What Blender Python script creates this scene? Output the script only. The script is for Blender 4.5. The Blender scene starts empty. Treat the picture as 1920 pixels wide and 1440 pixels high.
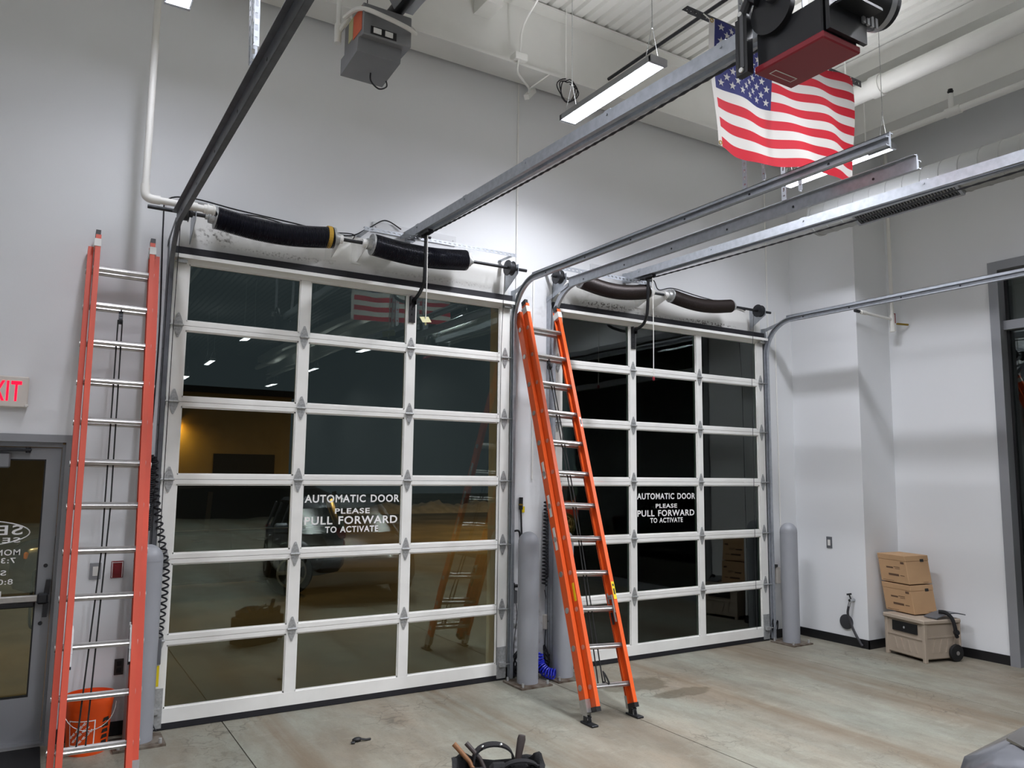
import bpy, math, random
from mathutils import Vector, Matrix
random.seed(7)
SC = bpy.context.scene
COL = SC.collection
PI = math.pi

# ------------------------------------------------------------------ camera, world, exposure
cd = bpy.data.cameras.new('camera')
cam = bpy.data.objects.new('camera', cd); COL.objects.link(cam)
_r = (0.8535751260375556, -0.5208486027803299, 0.011235532552991518)
_u = (-0.06892412541728667, -0.09152443862087187, 0.993414687867356)
_f = (0.5163903263476507, 0.8487284666587497, 0.11402201865277721)
cam.matrix_world = Matrix(((_r[0], _u[0], -_f[0], 0.0), (_r[1], _u[1], -_f[1], -6.5849),
                           (_r[2], _u[2], -_f[2], 1.9574), (0, 0, 0, 1)))
cd.sensor_fit = 'HORIZONTAL'; cd.sensor_width = 36.0
cd.lens = 1457.18 / 1920 * 36.0
cd.clip_start = 0.05; cd.clip_end = 300
SC.camera = cam
world = bpy.data.worlds.new('night_sky'); SC.world = world; world.use_nodes = True
world.node_tree.nodes['Background'].inputs[0].default_value = (0.017, 0.02, 0.026, 1)
world.node_tree.nodes['Background'].inputs[1].default_value = 1.0
SC.view_settings.view_transform = 'Standard'
SC.view_settings.look = 'None'
SC.view_settings.gamma = 1.0
SC.view_settings.use_curve_mapping = False
SC.view_settings.exposure = 0.98
LIGHT = 14.0            # brightness of the LED strip diffusers
UP_FILL = 6.0           # added upward fill that brightens the ceiling; the housings have no slots
WATTS = 52.0            # light each strip throws down into the room
try:
    SC.cycles.max_bounces = 9; SC.cycles.diffuse_bounces = 8; SC.cycles.glossy_bounces = 4
    SC.cycles.transparent_max_bounces = 12; SC.cycles.sample_clamp_indirect = 6.0
    SC.cycles.use_denoising = True
    SC.cycles.caustics_reflective = False; SC.cycles.caustics_refractive = False
except Exception:
    pass

# ------------------------------------------------------------------ helpers
def lin(c):
    return tuple(((x / 255) / 12.92 if x / 255 <= 0.04045 else ((x / 255 + 0.055) / 1.055) ** 2.4) for x in c)

MATS = {}
def mat(name, rgb, rough=0.5, metal=0.0, var=0.0, scale=8.0, rgb2=None, bump=0.0, bscale=60.0, spec=0.5, stretch=None, coat=0.0):
    m = bpy.data.materials.new(name); m.use_nodes = True
    nt = m.node_tree; b = nt.nodes['Principled BSDF']
    c = lin(rgb)
    b.inputs['Base Color'].default_value = (*c, 1)
    b.inputs['Roughness'].default_value = rough
    b.inputs['Metallic'].default_value = metal
    b.inputs['Specular IOR Level'].default_value = spec
    if coat: b.inputs['Coat Weight'].default_value = coat
    tc = nt.nodes.new('ShaderNodeTexCoord')
    src = tc.outputs['Object']
    if stretch:
        mp = nt.nodes.new('ShaderNodeMapping'); mp.inputs['Scale'].default_value = stretch
        nt.links.new(src, mp.inputs['Vector']); src = mp.outputs['Vector']
    n = nt.nodes.new('ShaderNodeTexNoise'); n.inputs['Scale'].default_value = scale; n.inputs['Detail'].default_value = 5
    nt.links.new(src, n.inputs['Vector'])
    if var or rgb2:
        r = nt.nodes.new('ShaderNodeValToRGB')
        c2 = lin(rgb2) if rgb2 else tuple(x * (1 - var) for x in c)
        r.color_ramp.elements[0].color = (*c2, 1); r.color_ramp.elements[1].color = (*c, 1)
        r.color_ramp.elements[0].position = 0.35; r.color_ramp.elements[1].position = 0.62
        nt.links.new(n.outputs['Fac'], r.inputs['Fac']); nt.links.new(r.outputs['Color'], b.inputs['Base Color'])
    if bump:
        n2 = nt.nodes.new('ShaderNodeTexNoise'); n2.inputs['Scale'].default_value = bscale; n2.inputs['Detail'].default_value = 3
        nt.links.new(src, n2.inputs['Vector'])
        bp = nt.nodes.new('ShaderNodeBump'); bp.inputs['Strength'].default_value = bump; bp.inputs['Distance'].default_value = 0.01
        nt.links.new(n2.outputs['Fac'], bp.inputs['Height']); nt.links.new(bp.outputs['Normal'], b.inputs['Normal'])
    MATS[name] = m
    return m

def emit(name, rgb, strength):
    m = bpy.data.materials.new(name); m.use_nodes = True
    nt = m.node_tree; nt.nodes.remove(nt.nodes['Principled BSDF'])
    e = nt.nodes.new('ShaderNodeEmission'); e.inputs[0].default_value = (*lin(rgb), 1); e.inputs[1].default_value = strength
    nt.links.new(e.outputs[0], nt.nodes['Material Output'].inputs[0]); MATS[name] = m
    return m

def pane_mat(name, tint, ior, wave):
    m = bpy.data.materials.new(name); m.use_nodes = True
    nt = m.node_tree; nt.nodes.remove(nt.nodes['Principled BSDF'])
    t = nt.nodes.new('ShaderNodeBsdfTransparent'); t.inputs[0].default_value = (*tint, 1)
    g = nt.nodes.new('ShaderNodeBsdfGlossy'); g.inputs['Roughness'].default_value = 0.0
    g.inputs[0].default_value = (0.92, 1.0, 0.95, 1)
    fr = nt.nodes.new('ShaderNodeFresnel'); fr.inputs[0].default_value = ior
    mx = nt.nodes.new('ShaderNodeMixShader')
    tc = nt.nodes.new('ShaderNodeTexCoord'); n = nt.nodes.new('ShaderNodeTexNoise'); n.inputs['Scale'].default_value = 2.6; n.inputs['Detail'].default_value = 1
    bp = nt.nodes.new('ShaderNodeBump'); bp.inputs['Strength'].default_value = wave; bp.inputs['Distance'].default_value = 0.01
    nt.links.new(tc.outputs['Object'], n.inputs['Vector']); nt.links.new(n.outputs['Fac'], bp.inputs['Height'])
    nt.links.new(bp.outputs['Normal'], g.inputs['Normal'])
    nt.links.new(fr.outputs[0], mx.inputs[0]); nt.links.new(t.outputs[0], mx.inputs[1]); nt.links.new(g.outputs[0], mx.inputs[2])
    nt.links.new(mx.outputs[0], nt.nodes['Material Output'].inputs[0]); MATS[name] = m
    return m

def basis(d):
    d = Vector(d).normalized()
    a = Vector((0, 0, 1)) if abs(d.z) < 0.9 else Vector((1, 0, 0))
    x = d.cross(a).normalized(); y = d.cross(x).normalized()
    return x, y

class MB:
    """collects shapes (world or thing space) and links them as one mesh object"""
    def __init__(s): s.v = []; s.f = []; s.mi = []; s.cur = 0
    def add(s, vs, fs):
        o = len(s.v); s.v += [tuple(v) for v in vs]
        for f in fs: s.f.append(tuple(o + i for i in f)); s.mi.append(s.cur)
    def box(s, x0, x1, y0, y1, z0, z1):
        vs = [(x, y, z) for x in (x0, x1) for y in (y0, y1) for z in (z0, z1)]
        s.add(vs, [(0, 1, 3, 2), (4, 6, 7, 5), (0, 4, 5, 1), (2, 3, 7, 6), (0, 2, 6, 4), (1, 5, 7, 3)]); return s
    def obox(s, c, ax, ay, az):
        c, ax, ay, az = Vector(c), Vector(ax), Vector(ay), Vector(az)
        vs = [c + ax * i + ay * j + az * k for i in (-.5, .5) for j in (-.5, .5) for k in (-.5, .5)]
        s.add(vs, [(0, 1, 3, 2), (4, 6, 7, 5), (0, 4, 5, 1), (2, 3, 7, 6), (0, 2, 6, 4), (1, 5, 7, 3)]); return s
    def bar(s, p0, p1, w, h, up=(0, 0, 1)):
        p0, p1 = Vector(p0), Vector(p1); d = p1 - p0; u = Vector(up)
        x = d.cross(u).normalized(); z = x.cross(d).normalized()
        return s.obox((p0 + p1) / 2, x * w, d, z * h)
    def rbox(s, x0, x1, y0, y1, z0, z1, b):
        vs = []; fs = []
        # bevelled box as chamfered 24-vertex hull
        for sx in (0, 1):
            for sy in (0, 1):
                for sz in (0, 1):
                    X = (x0, x1)[sx]; Y = (y0, y1)[sy]; Z = (z0, z1)[sz]
                    ix = b if sx == 0 else -b; iy = b if sy == 0 else -b; iz = b if sz == 0 else -b
                    vs += [(X, Y + iy, Z + iz), (X + ix, Y, Z + iz), (X + ix, Y + iy, Z)]
        def q(sx, sy, sz, k): return (sx * 4 + sy * 2 + sz) * 3 + k
        for sx in (0, 1): fs.append(tuple(q(sx, a, c, 0) for a, c in ((0, 0), (0, 1), (1, 1), (1, 0))))
        for sy in (0, 1): fs.append(tuple(q(a, sy, c, 1) for a, c in ((0, 0), (0, 1), (1, 1), (1, 0))))
        for sz in (0, 1): fs.append(tuple(q(a, c, sz, 2) for a, c in ((0, 0), (0, 1), (1, 1), (1, 0))))
        for a in (0, 1):
            for c in (0, 1):
                fs.append((q(0, a, c, 1), q(1, a, c, 1), q(1, a, c, 2), q(0, a, c, 2)))
                fs.append((q(a, 0, c, 0), q(a, 1, c, 0), q(a, 1, c, 2), q(a, 0, c, 2)))
                fs.append((q(a, c, 0, 0), q(a, c, 1, 0), q(a, c, 1, 1), q(a, c, 0, 1)))
        for sx in (0, 1):
            for sy in (0, 1):
                for sz in (0, 1): fs.append((q(sx, sy, sz, 0), q(sx, sy, sz, 1), q(sx, sy, sz, 2)))
        s.add(vs, fs); return s
    def cyl(s, p0, p1, r, n=16, r1=None, cap=True):
        p0, p1 = Vector(p0), Vector(p1); r1 = r if r1 is None else r1
        x, y = basis(p1 - p0); vs = []
        for p, rr in ((p0, r), (p1, r1)):
            for i in range(n):
                a = 2 * PI * i / n; vs.append(p + x * (rr * math.cos(a)) + y * (rr * math.sin(a)))
        fs = [(i, (i + 1) % n, n + (i + 1) % n, n + i) for i in range(n)]
        if cap: fs += [tuple(range(n - 1, -1, -1)), tuple(range(n, 2 * n))]
        s.add(vs, fs); return s
    def tube(s, pts, r, n=8, cap=True, closed=False):
        P = [Vector(p) for p in pts]; N = len(P); R = r if isinstance(r, (list, tuple)) else [r] * N
        t0 = (P[1] - P[0]); x, y = basis(t0); vs = []
        for i in range(N):
            if closed: t = (P[(i + 1) % N] - P[i - 1])
            else: t = P[min(i + 1, N - 1)] - P[max(i - 1, 0)]
            if t.length < 1e-9: t = t0
            t.normalize()
            x = (x - t * x.dot(t))
            if x.length < 1e-6: x, _ = basis(t)
            x.normalize(); y = t.cross(x)
            for k in range(n):
                a = 2 * PI * k / n; vs.append(P[i] + x * (R[i] * math.cos(a)) + y * (R[i] * math.sin(a)))
        fs = []
        for i in range(N if closed else N - 1):
            j = (i + 1) % N
            for k in range(n): fs.append((i * n + k, i * n + (k + 1) % n, j * n + (k + 1) % n, j * n + k))
        if cap and not closed: fs += [tuple(range(n - 1, -1, -1)), tuple(range((N - 1) * n, N * n))]
        s.add(vs, fs); return s
    def lathe(s, prof, c=(0, 0, 0), n=24, axis=(0, 0, 1), cap=True):
        c = Vector(c); ax = Vector(axis).normalized(); x, y = basis(ax); vs = []
        for r, h in prof:
            for i in range(n):
                a = 2 * PI * i / n; vs.append(c + ax * h + x * (r * math.cos(a)) + y * (r * math.sin(a)))
        fs = []
        for j in range(len(prof) - 1):
            for i in range(n): fs.append((j * n + i, j * n + (i + 1) % n, (j + 1) * n + (i + 1) % n, (j + 1) * n + i))
        if cap: fs += [tuple(range(n - 1, -1, -1)), tuple(range((len(prof) - 1) * n, len(prof) * n))]
        s.add(vs, fs); return s
    def prism(s, poly, o, ax, ay, az):
        """poly in (ax, ay) plane at o, extruded by az"""
        o, ax, ay, az = Vector(o), Vector(ax), Vector(ay), Vector(az); n = len(poly)
        vs = [o + ax * a + ay * b for a, b in poly] + [o + ax * a + ay * b + az for a, b in poly]
        fs = [(i, (i + 1) % n, n + (i + 1) % n, n + i) for i in range(n)] + [tuple(range(n - 1, -1, -1)), tuple(range(n, 2 * n))]
        s.add(vs, fs); return s
    def sweep(s, prof, path, side, cap=True):
        """prof (a, b): a along constant 'side', b along the path normal; path lies in a plane normal to side"""
        P = [Vector(p) for p in path]; S = Vector(side).normalized(); n = len(prof); vs = []
        for i, p in enumerate(P):
            t = (P[min(i + 1, len(P) - 1)] - P[max(i - 1, 0)]).normalized(); nn = S.cross(t)
            vs += [p + S * a + nn * b for a, b in prof]
        fs = []
        for i in range(len(P) - 1):
            for k in range(n): fs.append((i * n + k, i * n + (k + 1) % n, (i + 1) * n + (k + 1) % n, (i + 1) * n + k))
        if cap: fs += [tuple(range(n - 1, -1, -1)), tuple(range((len(P) - 1) * n, len(P) * n))]
        s.add(vs, fs); return s
    def sphere(s, c, r, n=12, m=8, sc=(1, 1, 1)):
        vs = [(c[0], c[1], c[2] + r * sc[2])]; fs = []
        for j in range(1, m):
            ph = PI * j / m
            for i in range(n):
                a = 2 * PI * i / n
                vs.append((c[0] + r * sc[0] * math.sin(ph) * math.cos(a), c[1] + r * sc[1] * math.sin(ph) * math.sin(a), c[2] + r * sc[2] * math.cos(ph)))
        vs.append((c[0], c[1], c[2] - r * sc[2]))
        for i in range(n): fs.append((0, 1 + i, 1 + (i + 1) % n))
        for j in range(m - 2):
            for i in range(n): fs.append((1 + j * n + i, 1 + (j + 1) * n + i, 1 + (j + 1) * n + (i + 1) % n, 1 + j * n + (i + 1) % n))
        L = len(vs) - 1
        for i in range(n): fs.append((L, 1 + (m - 2) * n + (i + 1) % n, 1 + (m - 2) * n + i))
        s.add(vs, fs); return s
    def piece(s):
        """what follows is a piece of its own"""
        if not hasattr(s, 'cuts'): s.cuts = []
        s.cuts.append((len(s.v), len(s.f))); return s
    def build_each(s, name, m, parent=None, **kw):
        cuts = s.cuts + [(len(s.v), len(s.f))]; out = []
        for (v0, f0), (v1, f1) in zip(cuts[:-1], cuts[1:]):
            q = MB(); q.v = s.v[v0:v1]; q.f = [tuple(i - v0 for i in f) for f in s.f[f0:f1]]; q.mi = s.mi[f0:f1]
            out.append(q.build(name, m, parent, **kw))
        return out
    def build(s, name, m, parent=None, smooth=False, local=False, label=None, ang=40):
        me = bpy.data.meshes.new(name)
        vs = s.v
        if parent is not None and not local:
            iw = WM[parent.name].inverted(); vs = [iw @ Vector(v) for v in vs]
        me.from_pydata([tuple(v) for v in vs], [], s.f)
        ms = m if isinstance(m, (list, tuple)) else [m]
        for x in ms: me.materials.append(MATS[x])
        if len(ms) > 1: me.polygons.foreach_set('material_index', s.mi)
        import bmesh
        bm = bmesh.new(); bm.from_mesh(me); bmesh.ops.recalc_face_normals(bm, faces=bm.faces)
        if smooth:
            for f in bm.faces: f.smooth = True
            for e in bm.edges:
                if len(e.link_faces) == 2 and e.calc_face_angle(0) > math.radians(ang): e.smooth = False
        bm.to_mesh(me); bm.free(); me.update()
        o = bpy.data.objects.new(name, me); COL.objects.link(o)
        if parent is not None:
            o.parent = parent; WM[o.name] = WM[parent.name]
        else: WM[o.name] = Matrix.Identity(4)
        if label: o['label'] = label
        return o

WM = {}
def thing(name, label, cat, loc=(0, 0, 0), rz=0.0, group=None, kind=None):
    o = bpy.data.objects.new(name, None); COL.objects.link(o); o.empty_display_size = 0.1
    o.location = loc; o.rotation_euler = (0, 0, rz)
    o['label'] = label; o['category'] = cat
    if group: o['group'] = group
    if kind: o['kind'] = kind
    WM[o.name] = Matrix.Translation(loc) @ Matrix.Rotation(rz, 4, 'Z')
    return o
def tag(o, label, cat, group=None, kind=None):
    o['label'] = label; o['category'] = cat
    if group: o['group'] = group
    if kind: o['kind'] = kind
    return o
def struct(o): o['kind'] = 'structure'; return o
def rebase(o, origin):
    """put the origin of a one-mesh thing at its base"""
    v = Vector(origin); o.data.transform(Matrix.Translation(-v)); o.location = v; WM[o.name] = Matrix.Translation(v)
    return o

def text_mesh(body, size, bold, align='CENTER', ext=0.0):
    cu = bpy.data.curves.new('lettering_curve', 'FONT'); cu.body = body; cu.size = size; cu.align_x = align
    cu.offset = bold; cu.extrude = ext; cu.space_character = 1.12; cu.space_word = 1.25; cu.resolution_u = 4
    to = bpy.data.objects.new('lettering_curve', cu); COL.objects.link(to)
    dg = bpy.context.evaluated_depsgraph_get()
    me = bpy.data.meshes.new_from_object(to.evaluated_get(dg))
    bpy.data.objects.remove(to); bpy.data.curves.remove(cu)
    return me
def text_into(mb, body, x0, x1, z0, z1, y, ext=0.0015, bold=0.012, face=-1):
    """text stretched into the rectangle x0..x1, z0..z1, facing -y (face=-1) or +y"""
    me = text_mesh(body, 1.0, bold, 'LEFT', 0.0)
    xs = [v.co.x for v in me.vertices]; ys = [v.co.y for v in me.vertices]
    a, b, c, d = min(xs), max(xs), min(ys), max(ys)
    vs = []
    for v in me.vertices:
        tx = (v.co.x - a) / (b - a); tz = (v.co.y - c) / (d - c)
        X = x0 + (x1 - x0) * (tx if face < 0 else 1 - tx)
        vs.append((X, y, z0 + (z1 - z0) * tz))
    mb.add(vs, [tuple(p.vertices) for p in me.polygons]); bpy.data.meshes.remove(me)
def text_frame(mb, body, o, ax, ay, w, h, bold=0.012):
    me = text_mesh(body, 1.0, bold, 'LEFT', 0.0); o, ax, ay = Vector(o), Vector(ax), Vector(ay)
    xs = [v.co.x for v in me.vertices]; ys = [v.co.y for v in me.vertices]
    a, b, c, d = min(xs), max(xs), min(ys), max(ys)
    mb.add([o + ax * (w * (v.co.x - a) / (b - a)) + ay * (h * (v.co.y - c) / (d - c)) for v in me.vertices], [tuple(p.vertices) for p in me.polygons])
    bpy.data.meshes.remove(me)
def smoothpath(pts, k=6):
    P = [Vector(p) for p in pts]; out = []
    for i in range(len(P) - 1):
        p0 = P[max(i - 1, 0)]; p1 = P[i]; p2 = P[i + 1]; p3 = P[min(i + 2, len(P) - 1)]
        for j in range(k):
            t = j / k
            out.append(0.5 * ((2 * p1) + (p2 - p0) * t + (2 * p0 - 5 * p1 + 4 * p2 - p3) * t * t + (3 * p1 - p0 - 3 * p2 + p3) * t ** 3))
    out.append(P[-1]); return out
def helix(path, r, turns, per=8):
    P = [Vector(p) for p in path]; L = [0]
    for i in range(1, len(P)): L.append(L[-1] + (P[i] - P[i - 1]).length)
    n = int(turns * per); out = []; j = 0
    for i in range(n + 1):
        d = L[-1] * i / n
        while j < len(L) - 2 and L[j + 1] < d: j += 1
        t = (d - L[j]) / max(L[j + 1] - L[j], 1e-9); c = P[j].lerp(P[j + 1], t); x, y = basis(P[j + 1] - P[j])
        a = 2 * PI * i / per; out.append(c + x * (r * math.cos(a)) + y * (r * math.sin(a)))
    return out

# ------------------------------------------------------------------ materials
mat('wall_paint', (226, 228, 230), 0.55, var=0.02, scale=1.2, bump=0.04, bscale=160, spec=0.3)
mat('wall_gray', (70, 72, 72), 0.7)
mat('wall_charcoal', (36, 37, 39), 0.7)
mat('ceiling_paint', (228, 228, 224), 0.6, var=0.04, scale=2)
mat('steel_white', (228, 228, 224), 0.5, var=0.04, scale=3)
mat('baseboard_rubber', (22, 22, 25), 0.45)
mat('aluminum_white', (238, 238, 234), 0.4, var=0.05, scale=5)
mat('aluminum', (168, 170, 173), 0.38, 0.6, var=0.06, scale=4)
mat('anodized', (150, 152, 156), 0.42, 0.35, var=0.05, scale=3)
mat('galvanized', (180, 185, 192), 0.42, 0.6, var=0.14, scale=24)
mat('galvanized_dark', (104, 107, 112), 0.42, 0.6, var=0.2, scale=14)
mat('steel_dark', (62, 63, 66), 0.4, 0.75, var=0.2, scale=20)
mat('rubber_black', (24, 24, 30), 0.6)
mat('spring_black', (20, 21, 32), 0.32, 0.35, coat=0.2)
mat('spring_brown', (44, 36, 34), 0.4, 0.4)
mat('spring_yellow', (190, 150, 50), 0.5)
mat('black_paint', (22, 23, 26), 0.4)
mat('black_plastic', (18, 18, 20), 0.5)
mat('bag_fabric', (20, 20, 22), 0.85, bump=0.4, bscale=180)
mat('red_paint', (126, 22, 36), 0.42)
mat('hinge_steel', (186, 188, 188), 0.42, 0.45, var=0.25, scale=60)
mat('bollard_gray', (152, 155, 161), 0.42, var=0.04, scale=4)
mat('plate_rust', (120, 112, 102), 0.7, 0.2, rgb2=(78, 62, 48), scale=12)
mat('fiberglass_orange', (228, 92, 34), 0.38, var=0.08, scale=6, stretch=(1, 1, 0.2))
mat('fiberglass_faded', (212, 80, 54), 0.5, var=0.12, scale=6, stretch=(1, 1, 0.2))
mat('rung_aluminum', (190, 188, 186), 0.3, 0.8, var=0.12, scale=30)
mat('rope_black', (26, 26, 26), 0.8)
mat('white_plastic', (226, 225, 220), 0.45)
mat('sticker_white', (214, 214, 210), 0.5)
mat('sticker_yellow', (225, 200, 20), 0.5)
mat('ink_black', (25, 25, 25), 0.6)
mat('bucket_orange', (238, 84, 20), 0.35)
mat('bucket_red', (210, 50, 28), 0.4)
mat('vinyl_white', (236, 236, 234), 0.5)
mat('cardboard', (186, 150, 112), 0.8, var=0.06, scale=5)
mat('cardboard_ink', (96, 72, 54), 0.8)
mat('box_taupe', (172, 158, 142), 0.6, var=0.04, scale=6)
mat('gray_plastic', (96, 98, 102), 0.45)
mat('rubber_hose', (58, 58, 62), 0.55)
mat('blue_hose', (32, 44, 190), 0.35)
mat('brass', (170, 140, 60), 0.35, 0.8)
mat('flag_red', (176, 18, 38), 0.75)
mat('flag_white', (192, 189, 184), 0.8)
mat('flag_blue', (28, 33, 92), 0.75)
for nm in ('flag_red', 'flag_white', 'flag_blue'):
    nt = MATS[nm].node_tree; b = nt.nodes['Principled BSDF']; tr = nt.nodes.new('ShaderNodeBsdfTranslucent')
    tr.inputs[0].default_value = b.inputs['Base Color'].default_value; mx = nt.nodes.new('ShaderNodeMixShader'); mx.inputs[0].default_value = 0.3
    nt.links.new(b.outputs[0], mx.inputs[1]); nt.links.new(tr.outputs[0], mx.inputs[2]); nt.links.new(mx.outputs[0], nt.nodes['Material Output'].inputs[0])
mat('plate_red', (120, 22, 28), 0.4)
mat('outlet_brown', (62, 54, 52), 0.5)
mat('mat_black', (16, 16, 19), 0.95, bump=0.5, bscale=300)
mat('wood_handle', (140, 96, 60), 0.6, var=0.2, scale=20)
mat('heater_gray', (134, 135, 138), 0.45, 0.4, var=0.06, scale=6)
mat('label_orange', (206, 96, 60), 0.6)
mat('label_cream', (190, 186, 140), 0.6)
mat('chrome', (200, 202, 205), 0.12, 1.0)
mat('car_black', (46, 42, 38), 0.22, coat=0.6)
mat('car_gray', (118, 120, 126), 0.28, 0.5, coat=0.6)
mat('car_red', (110, 24, 24), 0.3, coat=0.5)
mat('car_glass', (10, 11, 13), 0.22)
mat('tire', (20, 20, 20), 0.8)
mat('wheel_alloy', (165, 166, 168), 0.3, 0.8)
mat('amber_lens', (230, 140, 40), 0.2)
mat('snow', (212, 206, 196), 0.9, var=0.25, scale=3, bump=0.8, bscale=8)
mat('asphalt', (128, 118, 98), 0.75, rgb2=(92, 86, 72), scale=0.5, bump=0.2, bscale=90)
mat('block_wall', (176, 160, 120), 0.8, var=0.1, scale=2)
mat('duct_paint', (170, 172, 169), 0.55)
mat('header_panel', (234, 234, 231), 0.6, bump=0.08, bscale=60)
mat('clear_plate', (206, 208, 210), 0.35)
mat('green_board', (66, 140, 52), 0.5)
mat('exit_white', (214, 208, 200), 0.5)
pane_mat('garage_glass', (0.70, 0.77, 0.70), 1.70, 0.07)
pane_mat('storefront_glass', (0.62, 0.66, 0.66), 1.7, 0.0)
emit('led', (238, 240, 255), LIGHT)
emit('exit_red', (255, 20, 50), 1.2)
emit('sodium', (255, 170, 60), 120.0)

def stain(m, cols):
    """dirt blotches of their own shape over the paint: list of (x, z, rx, rz, strength, noise scale)"""
    nt = MATS[m].node_tree; b = nt.nodes['Principled BSDF']; tc = nt.nodes.new('ShaderNodeTexCoord')
    sep = nt.nodes.new('ShaderNodeSeparateXYZ'); nt.links.new(tc.outputs['Object'], sep.inputs[0])
    acc = None
    def M(op, a, bb):
        n = nt.nodes.new('ShaderNodeMath'); n.operation = op
        for i, q in enumerate((a, bb)):
            if q is None: continue
            if isinstance(q, (int, float)): n.inputs[i].default_value = q
            else: nt.links.new(q, n.inputs[i])
        return n.outputs[0]
    for (x, z, rx, rz, st, sc) in cols:
        dx = M('DIVIDE', M('SUBTRACT', sep.outputs[0], x), rx); dz = M('DIVIDE', M('SUBTRACT', sep.outputs[2], z), rz)
        e = M('SUBTRACT', 1.0, M('ADD', M('MULTIPLY', dx, dx), M('MULTIPLY', dz, dz))); e = M('MAXIMUM', e, 0.0)
        n = nt.nodes.new('ShaderNodeTexNoise'); n.inputs['Scale'].default_value = sc; n.inputs['Detail'].default_value = 6
        nt.links.new(tc.outputs['Object'], n.inputs['Vector'])
        k = M('MULTIPLY', M('MAXIMUM', M('SUBTRACT', n.outputs['Fac'], 0.5), 0.0), 5.0)
        v = M('MULTIPLY', M('MULTIPLY', e, k), st)
        acc = v if acc is None else M('MAXIMUM', acc, v)
    acc = M('MINIMUM', acc, 0.85)
    mx = nt.nodes.new('ShaderNodeMix'); mx.data_type = 'RGBA'
    nt.links.new(acc, mx.inputs[0]); mx.inputs[6].default_value = b.inputs['Base Color'].default_value
    mx.inputs[7].default_value = (*lin((70, 60, 45)), 1); nt.links.new(mx.outputs[2], b.inputs['Base Color'])

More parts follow.
